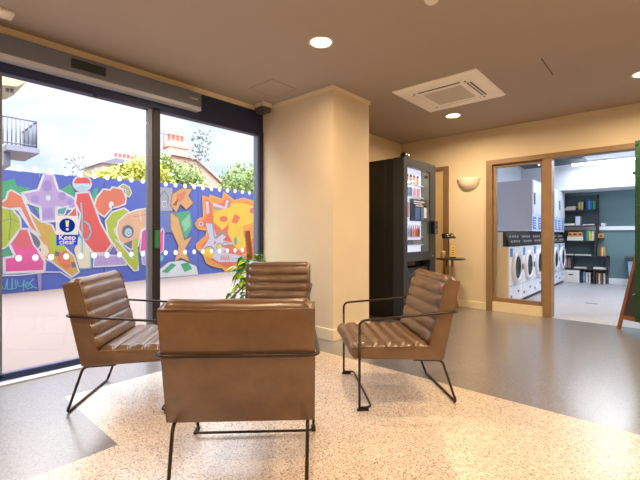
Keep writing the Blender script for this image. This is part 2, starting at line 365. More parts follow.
MURAL = [
 ('f','green',0,[(0.002,2.181),(0.225,2.266),(0.274,2.132),(0.494,2.114),(0.358,1.939),(0.08,1.78),(0.002,1.794)]),
 ('f','green',0,[(1.041,2.125),(1.237,2.276),(1.318,2.151),(1.318,1.952),(1.158,2.005)]),
 ('f','green',0,[(1.719,2.189),(1.83,2.27),(1.807,1.966),(1.697,1.866)]),
 ('f','lime',0,[(0.002,1.697),(0.193,1.668),(0.324,1.495),(0.341,1.295),(0.225,1.055),(0.096,0.919),(0.002,0.863)]),
 ('c','white',0.09,[(0.002,1.697),(0.193,1.668),(0.324,1.495),(0.341,1.295),(0.225,1.055),(0.096,0.919),(0.002,0.863)]),
 ('l','slate',0.03,[(0.002,1.425),(0.16,1.469),(0.324,1.415)]),
 ('l','slate',0.03,[(0.144,1.666),(0.176,1.47),(0.144,1.056)]),
 ('f','mustard',0,[(0.002,1.716),(0.291,1.654),(0.459,1.358),(0.634,1.113),(0.742,0.673),(0.889,0.58),(1.041,0.442),(1.278,0.228),(1.421,0.327),(1.318,0.689),(1.041,0.982),(0.889,1.367),(0.67,1.445),(0.494,1.624),(0.391,1.861)]),
 ('c','white',0.09,[(0.002,1.716),(0.291,1.654),(0.459,1.358),(0.634,1.113),(0.742,0.673),(0.889,0.58),(1.041,0.442),(1.278,0.228),(1.421,0.327),(1.318,0.689),(1.041,0.982),(0.889,1.367),(0.67,1.445),(0.494,1.624),(0.391,1.861)]),
 ('f','lime',0,[(0.852,1.218),(1.08,1.133),(1.158,0.827),(1.003,0.66),(0.852,0.837)]),
 ('f','salmon',0,[(0.984,0.747),(1.158,0.827),(1.278,0.47),(1.158,0.391),(1.003,0.574)]),
 ('f','orange',0,[(0.002,1.774),(0.096,1.859),(0.128,1.999),(0.176,2.043),(0.358,1.939),(0.425,1.742),(0.546,1.421),(0.67,1.133),(0.494,1.297),(0.324,1.696),(0.128,1.665),(0.002,1.716)]),
 ('c','white',0.09,[(0.002,1.774),(0.096,1.859),(0.128,1.999),(0.176,2.043),(0.358,1.939),(0.425,1.742),(0.546,1.421),(0.67,1.133),(0.494,1.297),(0.324,1.696),(0.128,1.665),(0.002,1.716)]),
 ('f','slate',0,[(0.946,0.812),(1.022,0.788),(1.022,0.702),(0.946,0.705)]),
 ('f','slate',0,[(1.257,0.56),(1.338,0.555),(1.359,0.443),(1.278,0.426)]),
 ('f','pink',0,[(0.324,1.274),(0.459,1.276),(0.634,0.843),(0.76,0.588),(0.742,0.4),(0.065,0.412),(0.065,0.705),(0.241,0.736),(0.144,0.977)]),
 ('c','white',0.13,[(0.324,1.274),(0.459,1.276),(0.634,0.843),(0.76,0.588),(0.742,0.4),(0.065,0.412),(0.065,0.705),(0.241,0.736),(0.144,0.977)]),
 ('f','rose',0,[(0.324,1.254),(0.442,1.256),(0.546,0.99),(0.425,0.85),(0.193,0.976)]),
 ('f','green',0,[(0.017,0.804),(0.128,0.918),(0.193,0.738),(0.017,0.746)]),
 ('f','slate',0,[(0.459,1.276),(0.616,1.133),(0.706,0.987),(0.634,0.843),(0.546,0.969)]),
 ('c','white',0.08,[(0.459,1.276),(0.616,1.133),(0.706,0.987),(0.634,0.843),(0.546,0.969)]),
 ('f','cream',0,[(0.67,1.029),(0.797,0.923),(0.833,0.795),(0.778,0.692),(0.688,0.758)]),
 ('f','green',0,[(0.563,1.709),(0.67,1.549),(0.67,1.716)]),
 ('f','lilac',0,[(0.742,2.484),(0.908,2.453),(1.003,2.121),(1.278,1.993),(1.441,1.872),(1.441,1.715),(1.08,1.739),(0.965,1.754),(0.965,1.454),(0.688,1.425),(0.67,1.736),(0.459,1.805),(0.358,2),(0.634,2.086)]),
 ('c','white',0.12,[(0.742,2.484),(0.908,2.453),(1.003,2.121),(1.278,1.993),(1.441,1.872),(1.441,1.715),(1.08,1.739),(0.965,1.754),(0.965,1.454),(0.688,1.425),(0.67,1.736),(0.459,1.805),(0.358,2),(0.634,2.086)]),
 ('f','purple',0,[(0.889,2.196),(0.885,2.156),(0.871,2.119),(0.851,2.089),(0.825,2.068),(0.797,2.06),(0.768,2.063),(0.743,2.079),(0.723,2.105),(0.71,2.138),(0.706,2.177),(0.71,2.216),(0.723,2.252),(0.743,2.282),(0.768,2.303),(0.797,2.312),(0.825,2.309),(0.851,2.294),(0.871,2.269),(0.885,2.235)]),
 ('f','violet',0,[(0.652,1.901),(0.648,1.875),(0.638,1.852),(0.622,1.832),(0.603,1.819),(0.581,1.813),(0.559,1.816),(0.54,1.826),(0.524,1.843),(0.514,1.866),(0.511,1.891),(0.514,1.916),(0.524,1.94),(0.54,1.959),(0.559,1.972),(0.581,1.978),(0.603,1.976),(0.622,1.966),(0.638,1.949),(0.648,1.927)]),
 ('f','violet',0,[(1.158,2.005),(1.154,1.978),(1.143,1.953),(1.126,1.932),(1.104,1.918),(1.08,1.912),(1.056,1.915),(1.034,1.925),(1.017,1.943),(1.006,1.966),(1.003,1.992),(1.006,2.019),(1.017,2.044),(1.034,2.065),(1.056,2.079),(1.08,2.085),(1.104,2.083),(1.126,2.073),(1.143,2.055),(1.154,2.032)]),
 ('f','violet',0,[(0.724,1.719),(0.908,1.729),(0.908,1.516),(0.724,1.51)]),
 ('f','white',0,[(0.863,1.939),(0.861,1.921),(0.854,1.905),(0.843,1.892),(0.83,1.884),(0.815,1.88),(0.8,1.882),(0.787,1.888),(0.776,1.9),(0.77,1.914),(0.767,1.931),(0.77,1.948),(0.776,1.964),(0.787,1.977),(0.8,1.986),(0.815,1.99),(0.83,1.988),(0.843,1.981),(0.854,1.97),(0.861,1.955)]),
 ('f','violet',0,[(1.298,1.884),(1.295,1.863),(1.286,1.844),(1.273,1.829),(1.256,1.818),(1.237,1.814),(1.219,1.816),(1.202,1.824),(1.189,1.838),(1.181,1.856),(1.178,1.876),(1.181,1.896),(1.189,1.915),(1.202,1.931),(1.219,1.941),(1.237,1.946),(1.256,1.944),(1.273,1.936),(1.286,1.922),(1.295,1.904)]),
 ('f','teal',0,[(0.984,1.712),(1.198,1.789),(1.119,1.589),(0.984,1.605)]),
 ('c','white',0.07,[(0.984,1.712),(1.198,1.789),(1.119,1.589),(0.984,1.605)]),
 ('f','red',0,[(1.119,1.502),(1.359,1.799),(1.4,1.4),(1.318,1.354),(1.198,1.439)]),
 ('c','white',0.08,[(1.119,1.502),(1.359,1.799),(1.4,1.4),(1.318,1.354),(1.198,1.439)]),
 ('f','cream',0,[(1.421,1.132),(1.697,0.741),(1.654,0.4),(1.421,0.416),(1.318,0.822)]),
 ('l','cyan',0.07,[(1.654,0.743),(1.675,0.399),(1.441,0.392)]),
 ('f','red',0,[(1.359,2.089),(1.632,2.136),(1.741,1.846),(1.874,1.458),(2.151,0.94),(1.988,0.731),(1.719,0.741),(1.525,0.996),(1.4,1.311),(1.441,1.625),(1.338,1.865)]),
 ('c','white',0.11,[(1.359,2.089),(1.632,2.136),(1.741,1.846),(1.874,1.458),(2.151,0.94),(1.988,0.731),(1.719,0.741),(1.525,0.996),(1.4,1.311),(1.441,1.625),(1.338,1.865)]),
 ('l','cyan',0.09,[(1.462,1.873),(1.483,1.447),(1.483,0.727)]),
 ('l','cyan',0.1,[(1.525,1.471),(1.632,1.383),(1.675,1.223),(1.611,1.063),(1.525,1.042)]),
 ('f','red',0,[(1.675,2.334),(1.666,2.277),(1.638,2.223),(1.595,2.178),(1.542,2.148),(1.483,2.133),(1.425,2.137),(1.373,2.157),(1.333,2.193),(1.307,2.239),(1.298,2.293),(1.307,2.349),(1.333,2.401),(1.373,2.445),(1.425,2.477),(1.483,2.493),(1.542,2.492),(1.595,2.473),(1.638,2.437),(1.666,2.39)]),
 ('c','white',0.1,[(1.675,2.334),(1.666,2.277),(1.638,2.223),(1.595,2.178),(1.542,2.148),(1.483,2.133),(1.425,2.137),(1.373,2.157),(1.333,2.193),(1.307,2.239),(1.298,2.293),(1.307,2.349),(1.333,2.401),(1.373,2.445),(1.425,2.477),(1.483,2.493),(1.542,2.492),(1.595,2.473),(1.638,2.437),(1.666,2.39)]),
 ('f','sky',0,[(1.66,2.332),(1.658,2.306),(1.651,2.28),(1.641,2.255),(1.626,2.231),(1.608,2.209),(1.587,2.19),(1.563,2.174),(1.537,2.162),(1.511,2.154),(1.483,2.149),(1.456,2.149),(1.43,2.152),(1.405,2.159),(1.382,2.171),(1.362,2.185),(1.344,2.203),(1.33,2.223),(1.32,2.246),(1.314,2.27),(1.312,2.295)]),
 ('l','white',0.06,[(1.318,2.218),(1.483,2.302),(1.654,2.252)]),
 ('f','lilac',0,[(1.741,0.705),(2.493,0.638),(2.493,0.416),(1.719,0.419)]),
 ('c','white',0.08,[(1.741,0.705),(2.493,0.638),(2.493,0.416),(1.719,0.419)]),
 ('l','violet',0.05,[(1.807,0.621),(1.897,0.547),(1.83,0.481)]),
 ('l','violet',0.05,[(1.942,0.61),(2.034,0.54),(1.965,0.473)]),
 ('l','violet',0.05,[(2.081,0.599),(2.175,0.532),(2.104,0.464)]),
 ('l','violet',0.05,[(2.223,0.587),(2.32,0.524),(2.247,0.456)]),
 ('l','violet',0.05,[(2.368,0.575),(2.468,0.516),(2.393,0.447)]),
 ('f','lime',0,[(1.988,1.485),(2.151,1.705),(2.443,1.817),(2.568,1.725),(2.368,1.472),(2.199,1.275),(2.393,0.886),(2.62,0.607),(2.802,0.473),(2.802,0.271),(2.697,0.253),(2.493,0.49),(2.247,0.817),(2.058,1.131)]),
 ('c','white',0.1,[(1.988,1.485),(2.151,1.705),(2.443,1.817),(2.568,1.725),(2.368,1.472),(2.199,1.275),(2.393,0.886),(2.62,0.607),(2.802,0.473),(2.802,0.271),(2.697,0.253),(2.493,0.49),(2.247,0.817),(2.058,1.131)]),
 ('f','salmon',0,[(1.741,1.823),(1.785,2.011),(1.942,2.234),(2.104,2.226),(2.151,2.302),(2.393,2.278),(2.493,2.066),(2.468,1.917),(2.295,1.833),(2.151,1.8),(1.965,1.578),(1.83,1.666)]),
 ('c','white',0.1,[(1.741,1.823),(1.785,2.011),(1.942,2.234),(2.104,2.226),(2.151,2.302),(2.393,2.278),(2.493,2.066),(2.468,1.917),(2.295,1.833),(2.151,1.8),(1.965,1.578),(1.83,1.666)]),
 ('f','olive',0,[(2.295,2.317),(2.418,2.403),(2.568,2.344),(2.632,2.201),(2.568,2.097),(2.493,2.115),(2.468,2.261)]),
 ('c','white',0.07,[(2.295,2.317),(2.418,2.403),(2.568,2.344),(2.632,2.201),(2.568,2.097),(2.493,2.115),(2.468,2.261)]),
 ('f','white',0,[(2.189,1.874),(2.186,1.847),(2.178,1.823),(2.164,1.803),(2.147,1.79),(2.128,1.785),(2.109,1.788),(2.092,1.799),(2.078,1.817),(2.07,1.84),(2.067,1.867),(2.07,1.893),(2.078,1.918),(2.092,1.937),(2.109,1.951),(2.128,1.956),(2.147,1.953),(2.164,1.942),(2.178,1.924),(2.186,1.901)]),
 ('f','slate',0,[(2.182,1.831),(2.181,1.823),(2.178,1.816),(2.172,1.811),(2.166,1.807),(2.159,1.805),(2.151,1.806),(2.145,1.809),(2.139,1.814),(2.136,1.821),(2.135,1.828),(2.136,1.835),(2.139,1.842),(2.145,1.848),(2.151,1.852),(2.159,1.853),(2.166,1.853),(2.172,1.85),(2.178,1.845),(2.181,1.838)]),
 ('f','peach',0,[(2.493,1.672),(2.749,1.784),(3.1,1.854),(3.1,1.388),(2.882,1.282),(2.802,0.877),(2.594,0.782),(2.32,1.009),(2.247,1.251),(2.295,1.494)]),
 ('c','white',0.1,[(2.493,1.672),(2.749,1.784),(3.1,1.854),(3.1,1.388),(2.882,1.282),(2.802,0.877),(2.594,0.782),(2.32,1.009),(2.247,1.251),(2.295,1.494)]),
 ('l','rose',0.05,[(2.671,1.605),(3.045,1.697)]),
 ('l','white',0.05,[(2.828,1.738),(2.882,1.511)]),
 ('f','slate',0,[(2.684,1.243),(2.676,1.192),(2.654,1.146),(2.62,1.109),(2.577,1.086),(2.53,1.078),(2.484,1.087),(2.442,1.11),(2.409,1.146),(2.388,1.191),(2.381,1.24),(2.388,1.29),(2.409,1.335),(2.442,1.372),(2.484,1.395),(2.53,1.404),(2.577,1.397),(2.62,1.375),(2.654,1.339),(2.676,1.294)]),
 ('f','sky',0,[(2.635,1.217),(2.63,1.185),(2.617,1.156),(2.597,1.133),(2.571,1.118),(2.543,1.113),(2.515,1.118),(2.49,1.133),(2.47,1.156),(2.457,1.184),(2.453,1.216),(2.457,1.248),(2.47,1.277),(2.49,1.3),(2.515,1.315),(2.543,1.321),(2.571,1.316),(2.597,1.301),(2.617,1.279),(2.63,1.25)]),
 ('l','slate',0.04,[(2.597,1.21),(2.591,1.187),(2.576,1.171),(2.556,1.165),(2.536,1.171),(2.521,1.187),(2.515,1.209),(2.521,1.231),(2.536,1.248),(2.556,1.254),(2.576,1.248)]),
 ('f','slate',0,[(2.418,0.935),(2.645,1.03),(2.62,0.807)]),
 ('l','white',0.09,[(2.247,1.034),(2.443,0.836),(2.62,0.632)]),
 ('f','magenta',0,[(2.895,1.257),(3.1,1.362),(3.1,0.767),(2.842,0.724)]),
 ('c','white',0.08,[(2.895,1.257),(3.1,1.362),(3.1,0.767),(2.842,0.724)]),
 ('f','lime',0,[(2.671,1.03),(2.775,1.079),(2.815,0.371),(2.671,0.38)]),
 ('f','lilac',0,[(2.882,0.697),(3.1,0.715),(3.1,0.352),(2.909,0.416)]),
 ('c','white',0.07,[(2.882,0.697),(3.1,0.715),(3.1,0.352),(2.909,0.416)]),
 ('l','cream',0.05,[(2.058,0.728),(2.199,0.939),(2.32,0.815)]),
 ('l','pink',0.05,[(2.151,0.724),(2.271,0.889)]),
 ('f','violet',0,[(0.616,0.348),(0.688,0.352),(0.688,-0.033),(0.634,-0.037)]),
 ('l','cyan',0.05,[(0.002,0.301),(0.033,0.123),(0.08,0.098),(0.112,0.291),(0.112,0.094),(0.176,0.087),(0.193,0.303),(0.193,0.085),(0.258,0.098),(0.241,0.259)]),
 ('l','cyan',0.05,[(0.274,0.236),(0.291,0.134),(0.358,0.127),(0.391,0.245),(0.374,0.024)]),
 ('l','cyan',0.05,[(0.408,0.101),(0.477,0.135),(0.442,0.199),(0.408,0.142),(0.442,0.057),(0.528,0.088)]),
 ('l','cyan',0.05,[(0.546,0.251),(0.477,0.176),(0.546,0.086),(0.616,0.058)]),
 ('l','white',0.07,[(0.002,0.369),(0.324,0.351),(0.76,0.378),(1.041,0.356),(1.298,0.159),(1.525,0.161)]),
 ('f','greypaint',0,[(3.355,2.424),(3.774,2.439),(3.774,1.811),(3.355,1.79)]),
 ('l','slate',0.06,[(3.413,2.191),(3.531,2.335),(3.651,2.184),(3.621,1.965),(3.501,1.904),(3.413,2.005)]),
 ('l','white',0.06,[(3.606,1.991),(3.592,1.943),(3.554,1.911),(3.508,1.908),(3.471,1.935),(3.457,1.981),(3.471,2.029),(3.508,2.061),(3.554,2.064),(3.592,2.038)]),
 ('f','blue2',0,[(3.355,1.79),(3.962,1.793),(3.962,1.239),(3.355,1.208)]),
 ('f','pink',0,[(3.384,1.208),(3.472,1.342),(3.516,1.262),(3.501,0.754),(3.384,0.652)]),
 ('c','white',0.08,[(3.384,1.208),(3.472,1.342),(3.516,1.262),(3.501,0.754),(3.384,0.652)]),
 ('f','cyan',0,[(3.501,0.54),(3.499,0.516),(3.49,0.494),(3.477,0.477),(3.461,0.466),(3.443,0.463),(3.424,0.468),(3.408,0.48),(3.395,0.499),(3.387,0.521),(3.384,0.546),(3.387,0.57),(3.395,0.592),(3.408,0.609),(3.424,0.62),(3.443,0.623),(3.461,0.618),(3.477,0.606),(3.49,0.588),(3.499,0.565)]),
 ('f','tan',0,[(3.712,1.971),(3.774,2.275),(4.058,2.467),(4.422,2.475),(4.288,2.263),(4.457,2.076),(4.221,1.862),(4.026,2.019),(3.898,1.762)]),
 ('c','brown',0.06,[(3.712,1.971),(3.774,2.275),(4.058,2.467),(4.422,2.475),(4.288,2.263),(4.457,2.076),(4.221,1.862),(4.026,2.019),(3.898,1.762)]),
 ('f','orange',0,[(3.898,2.286),(4.221,2.399),(4.123,2.137),(3.898,2.038)]),
 ('f','brown',0,[(3.774,1.975),(3.962,2.181),(3.898,1.955)]),
 ('f','green',0,[(3.774,1.729),(4.321,1.839),(4.422,1.414),(4.221,1.071),(3.962,1.183)]),
 ('c','teal',0.07,[(3.774,1.729),(4.321,1.839),(4.422,1.414),(4.221,1.071),(3.962,1.183)]),
 ('f','mint',0,[(4.058,1.518),(4.321,1.753),(4.355,1.413),(4.155,1.24)]),
 ('f','tan',0,[(3.712,1.781),(3.962,1.627),(4.155,1.015),(4.422,1.127),(4.155,0.734),(4.355,0.385),(4.026,0.515),(3.836,0.415),(3.962,0.851),(3.712,1.346)]),
 ('c','brown',0.04,[(3.712,1.781),(3.962,1.627),(4.155,1.015),(4.422,1.127),(4.155,0.734),(4.355,0.385),(4.026,0.515),(3.836,0.415),(3.962,0.851),(3.712,1.346)]),
 ('f','white',0,[(3.355,0.23),(3.651,0.425),(4.09,0.456),(4.56,0.258),(4.63,-0.009),(4.026,-0.014),(3.384,0.016)]),
 ('c','slate',0.05,[(3.355,0.23),(3.651,0.425),(4.09,0.456),(4.56,0.258),(4.63,-0.009),(4.026,-0.014),(3.384,0.016)]),
 ('f','green',0,[(3.443,0.17),(3.743,0.392),(3.898,0.328),(3.621,0.13)]),
 ('f','green',0,[(4.026,0.348),(4.288,0.389),(4.422,0.181),(4.155,0.115)]),
 ('f','orange2',0,[(4.772,2.303),(4.99,2.276),(5.064,2.177),(5.027,2.354),(5.527,2.257),(5.567,2.493),(6.02,2.262),(6.412,2.372),(7.162,2.259),(7.162,0.331),(6.639,0.223),(6.279,0.081),(5.647,0),(5.527,0.133),(5.177,0.203),(4.916,0.324),(4.808,0.566),(4.56,0.779),(4.56,0.895),(4.88,1.126),(4.953,1.305),(4.63,1.33),(4.508,1.473),(4.63,1.622),(4.808,1.687)]),
 ('c','gold',0.08,[(4.772,2.303),(4.99,2.276),(5.064,2.177),(5.027,2.354),(5.527,2.257),(5.567,2.493),(6.02,2.262),(6.412,2.372),(7.162,2.259),(7.162,0.331),(6.639,0.223),(6.279,0.081),(5.647,0),(5.527,0.133),(5.177,0.203),(4.916,0.324),(4.808,0.566),(4.56,0.779),(4.56,0.895),(4.88,1.126),(4.953,1.305),(4.63,1.33),(4.508,1.473),(4.63,1.622),(4.808,1.687)]),
 ('f','redorange',0,[(4.844,2.22),(4.99,2.201),(5.102,2.089),(5.527,2.148),(5.688,2.347),(6.02,2.149),(6.457,2.244),(7.162,2.121),(7.162,0.434),(6.548,0.361),(5.688,0.122),(5.215,0.337),(5.027,0.467),(4.916,0.651),(4.7,0.834),(4.99,1.036),(5.102,1.367),(4.7,1.39),(4.63,1.505),(4.916,1.661)]),
 ('f','lav',0,[(4.88,2.164),(4.99,2.142),(5.027,1.815),(4.916,1.78)]),
 ('f','orange2',0,[(5.102,2.059),(5.408,1.986),(5.688,1.877),(5.527,1.652),(5.139,1.73)]),
 ('f','lav',0,[(5.139,2.152),(5.607,2.029),(5.688,2.284),(5.79,2.229),(5.728,1.942),(5.177,2.034)]),
 ('l','teal',0.1,[(5.177,1.973),(5.688,1.908),(5.769,2.165)]),
 ('f','yellow',0,[(5.852,2.17),(6.412,2.208),(7.064,2.115),(7.113,1.534),(6.778,0.989),(6.279,0.603),(5.978,0.837),(5.728,1.219),(5.852,1.79)]),
 ('f','yellow',0,[(5.177,1.852),(5.852,2.043),(5.894,1.569),(5.527,1.311),(5.177,1.549)]),
 ('f','redorange',0,[(5.728,1.659),(5.72,1.63),(5.697,1.603),(5.661,1.581),(5.616,1.566),(5.567,1.56),(5.517,1.563),(5.473,1.575),(5.438,1.595),(5.416,1.62),(5.408,1.648),(5.416,1.677),(5.438,1.703),(5.473,1.725),(5.517,1.74),(5.567,1.747),(5.616,1.744),(5.661,1.733),(5.697,1.713),(5.72,1.688)]),
 ('f','redorange',0,[(6.02,1.829),(6.279,1.743),(6.106,1.511),(5.894,1.569)]),
 ('f','orange2',0,[(6.368,1.451),(7.016,1.6),(6.825,1.089),(6.412,1.091)]),
 ('f','rose',0,[(6.685,2.026),(7.064,2.149),(7.113,1.878),(6.732,1.894)]),
 ('f','lav',0,[(4.804,1.48),(4.8,1.458),(4.787,1.438),(4.768,1.422),(4.745,1.412),(4.718,1.408),(4.692,1.411),(4.668,1.42),(4.649,1.435),(4.637,1.455),(4.633,1.476),(4.637,1.498),(4.649,1.518),(4.668,1.534),(4.692,1.544),(4.718,1.548),(4.745,1.546),(4.768,1.536),(4.787,1.521),(4.8,1.502)]),
 ('f','slate',0,[(4.761,1.479),(4.759,1.468),(4.753,1.458),(4.743,1.45),(4.731,1.445),(4.718,1.443),(4.705,1.444),(4.693,1.449),(4.684,1.457),(4.678,1.466),(4.676,1.477),(4.678,1.488),(4.684,1.498),(4.693,1.506),(4.705,1.511),(4.718,1.513),(4.731,1.512),(4.743,1.507),(4.753,1.5),(4.759,1.49)]),
 ('f','lav',0,[(4.88,1.512),(5.139,1.488),(5.292,1.126),(5.139,0.824),(4.772,0.744),(5.027,1.066)]),
 ('l','teal',0.12,[(5.139,1.548),(5.215,1.065),(5.527,1.249),(5.688,1.062)]),
 ('f','lav',0,[(5.215,1.004),(5.527,1.187),(5.978,0.869),(5.369,0.819)]),
 ('f','red',0,[(5.527,1.001),(5.769,1.156),(5.894,0.902)]),
 ('f','lav',0,[(4.808,0.743),(5.292,0.912),(5.769,0.684),(6.368,0.534),(6.192,0.282),(5.369,0.328),(5.139,0.462),(4.916,0.532)]),
 ('f','yellow',0,[(5.196,0.611),(5.187,0.555),(5.16,0.505),(5.118,0.467),(5.066,0.444),(5.008,0.438),(4.951,0.45),(4.9,0.478),(4.86,0.519),(4.834,0.569),(4.826,0.624),(4.834,0.679),(4.86,0.728),(4.9,0.766),(4.951,0.79),(5.008,0.797),(5.066,0.787),(5.118,0.76),(5.16,0.719),(5.187,0.667)]),
 ('l','teal',0.1,[(4.808,0.669),(4.823,0.725),(4.866,0.772),(4.931,0.803),(5.008,0.812),(5.087,0.799),(5.154,0.764),(5.199,0.714),(5.215,0.655)]),
 ('f','orange2',0,[(4.844,0.594),(4.99,0.379),(5.177,0.611),(5.027,0.467)]),
 ('f','yellow',0,[(5.495,0.785),(5.491,0.753),(5.478,0.724),(5.459,0.701),(5.435,0.687),(5.408,0.683),(5.382,0.689),(5.358,0.704),(5.339,0.728),(5.327,0.757),(5.323,0.789),(5.327,0.821),(5.339,0.85),(5.358,0.873),(5.382,0.887),(5.408,0.892),(5.435,0.886),(5.459,0.871),(5.478,0.847),(5.491,0.818)]),
 ('l','teal',0.08,[(5.307,0.729),(5.292,0.782),(5.301,0.837),(5.331,0.881),(5.378,0.906),(5.431,0.907),(5.48,0.883),(5.514,0.839),(5.527,0.784)]),
 ('l','teal',0.08,[(5.527,0.815),(5.538,0.867),(5.569,0.91),(5.616,0.934),(5.668,0.935),(5.717,0.914),(5.753,0.873),(5.769,0.821),(5.762,0.767)]),
 ('f','teal',0,[(6.123,0.963),(6.12,0.923),(6.111,0.887),(6.098,0.859),(6.081,0.841),(6.063,0.835),(6.044,0.842),(6.028,0.86),(6.014,0.889),(6.006,0.925),(6.003,0.964),(6.006,1.004),(6.014,1.04),(6.028,1.068),(6.044,1.086),(6.063,1.092),(6.081,1.086),(6.098,1.067),(6.111,1.039),(6.12,1.003)]),
 ('l','redorange',0.06,[(5.448,0.385),(5.479,0.523),(5.511,0.382)]),
 ('l','redorange',0.06,[(5.543,0.38),(5.575,0.519),(5.607,0.377)]),
 ('l','redorange',0.06,[(5.639,0.375),(5.671,0.515),(5.704,0.372)]),
 ('l','redorange',0.06,[(5.736,0.37),(5.769,0.51),(5.802,0.367)]),
 ('f','redorange',0,[(5.527,0.629),(6.457,0.465),(6.825,0.482),(6.279,0.668),(5.769,0.747)]),
]
# ------------------------------------------------------------------ armchair
def rolls_surface(path, n, h, hw, edge=.011, per=9, nx=22, sag=.004):
    """padded channels: path = [(y,z)] polyline, split in n rolls, raised h along its normal, 2*hw wide in x"""
    P = [Vector((0, y, z)) for y, z in path]; seg = [(b-a).length for a, b in zip(P, P[1:])]; T = sum(seg)
    def at(d):
        for a, b, s in zip(P, P[1:], seg):
            if d <= s+1e-9: return a+(b-a)*(d/s)
            d -= s
        return P[-1]
    def nrm(d):
        t = (at(min(T, d+.012))-at(max(0, d-.012))).normalized(); return Vector((0, t.z, -t.y))
    b2 = bmesh.new(); rows = []
    for i in range(n*per+1):
        d = T*i/(n*per); u = (i % per)/per
        k = math.sqrt(max(0, 1-(2*u-1)**2))**.75 if u > 0 else 0
        p = at(d); nn = nrm(d); row = []
        for j in range(nx+1):
            x = -hw+2*hw*j/nx; q = min(1, (hw-abs(x))/(edge*2)); e = math.sqrt(max(0, 1-(1-q)**2)); wob = .0015*math.sin(x*23+i*.8)
            row.append(b2.verts.new(p+nn*(-.008+(h*k+.010+wob)*e)+Vector((x, 0, 0))))
        rows.append(row)
    for a, b in zip(rows, rows[1:]):
        for j in range(nx):
            f = b2.faces.new((a[j], a[j+1], b[j+1], b[j])); f.smooth = True
    bmesh.ops.recalc_face_normals(b2, faces=b2.faces[:])
    return b2

def make_armchair(label):
    t = thing('armchair', label, 'chair')
    prof = [(.362, .34), (.378, .36), (.378, .408), (-.155, .403), (-.268, .842), (-.285, .856), (-.36, .838), (-.368, .822), (-.25, .318), (-.24, .31)]
    bm = bmesh.new(); prism(bm, prof, -.33, .33, 0, 'x'); bmesh.ops.recalc_face_normals(bm, faces=bm.faces[:])
    es = [e for e in bm.edges if abs(abs((e.verts[0].co.x+e.verts[1].co.x)/2)-.33) < 1e-4]
    bmesh.ops.bevel(bm, geom=es, offset=.012, segments=3, affect='EDGES', profile=.5)
    sh = obj('leather_shell', bm, LEATHER, t, smooth=True)
    bm = bmesh.new()
    for s in (-1, 1):
        tube(bm, [(s*.326, .37, .408), (s*.326, -.155, .405), (s*.326, -.264, .842), (s*.326, -.284, .853)], .0045, 6, rad=.012)
        tube(bm, [(s*.326, -.284, .853), (s*.326, -.362, .834), (s*.326, -.246, .315), (s*.326, .36, .342)], .0045, 6, rad=.012)
    tube(bm, [(-.326, -.363, .837), (.326, -.363, .837)], .0045, 6)
    obj('piping', bm, LEATHER, sh)
    obj('seat', rolls_surface([(.354, .345), (.357, .392), (.342, .408), (-.15, .402)], 6, .03, .327), LEATHER, t)
    obj('backrest', rolls_surface([(-.165, .412), (-.279, .826), (-.298, .841), (-.345, .831)], 6, .03, .327), LEATHER, t)
    r = .0085
    bm = bmesh.new()
    tube(bm, [(.346, .326, .5), (.346, .326, .59), (.346, -.343, .638), (-.346, -.343, .638), (-.346, .326, .59), (-.346, .326, .5)], r, 10, rad=.055)
    obj('arm_frame', bm, STEEL, t)
    for s in (-1, 1):
        bm = bmesh.new(); tube(bm, [(s*.346, .326, .505), (s*.342, .326, .012)], r, 10); leg = obj('leg', bm, STEEL, t)
        bm = bmesh.new(); bx(bm, (s*.342-.012, .265, 0), (s*.342+.012, .342, .013), 0, .004); obj('foot_pad', bm, RUBBER, leg)
    bm = bmesh.new(); tube(bm, [(.342, .32, .02), (.335, .245, .02), (-.335, .245, .02), (-.342, .32, .02)], r*.85, 10, rad=.045); obj('front_floor_bar', bm, STEEL, t)
    for s in (-1, 1):
        bm = bmesh.new(); tube(bm, [(s*.3, -.05, .312), (s*.3, -.25, .302), (s*.293, -.348, .022)], r, 10, rad=.035); obj('leg', bm, STEEL, t)
    bm = bmesh.new(); tube(bm, [(.2945, -.342, .05), (.29, -.352, .0095), (-.29, -.352, .0095), (-.2945, -.342, .05)], r, 10, rad=.03); obj('rear_floor_bar', bm, STEEL, t)
    return t
def face(deg): return R(deg-90)
A0 = make_armchair('tan leather armchair nearest the camera, its plain back turned to us')
A0.location = (-1.602, 1.251, 0); A0.rotation_euler = (0, 0, face(134.2)); A0['group'] = 'tan leather armchairs'
dup(A0, (-2.857, 1.253, 0), face(47.1), 'tan leather armchair by the sliding glass door, facing right')
dup(A0, (-1.529, 2.553, 0), face(226.7), 'tan leather armchair in front of the vending machine, facing left')
dup(A0, (-2.85, 2.545, 0), face(-50), 'tan leather armchair farthest back by the climbing plant, facing the camera')

# ------------------------------------------------------------------ vending machine
VX0, VX1, VY0, VY1, VZ = -3.5, -2.615, 4.622, 5.575, 2.2
vm = thing('vending_machine', 'tall black glass-fronted vending machine beside the column', 'vending machine', (-3.05, 5.1, 0))
def V(p): return (p[0]+3.05, p[1]-5.1, p[2])
def vbox(name, lo, hi, m, parent=None, bev=0, label=None): return box(name, V(lo), V(hi), m, parent or vm, bev, label)
vbox('cabinet', (VX0, VY0+.004, .05), (-2.9, VY1-.004, VZ-.004), VBLACK, bev=.006)
bm = bmesh.new()   # hollow display section behind the door
bx(bm, V((-2.9, VY0+.004, .05)), V((-2.782, VY0+.06, VZ-.004))); bx(bm, V((-2.9, VY1-.14, .05)), V((-2.782, VY1-.004, VZ-.004)))
bx(bm, V((-2.9, VY0+.06, .05)), V((-2.782, VY1-.14, .9))); bx(bm, V((-2.9, VY0+.06, 2.1)), V((-2.782, VY1-.14, VZ-.004)))
obj('cabinet_front', bm, VBLACK, vm)
bm = bmesh.new()   # door: frame round the window and the delivery pocket
wy0, wy1, wz0, wz1 = VY0+.1, VY0+.78, .916, 2.085
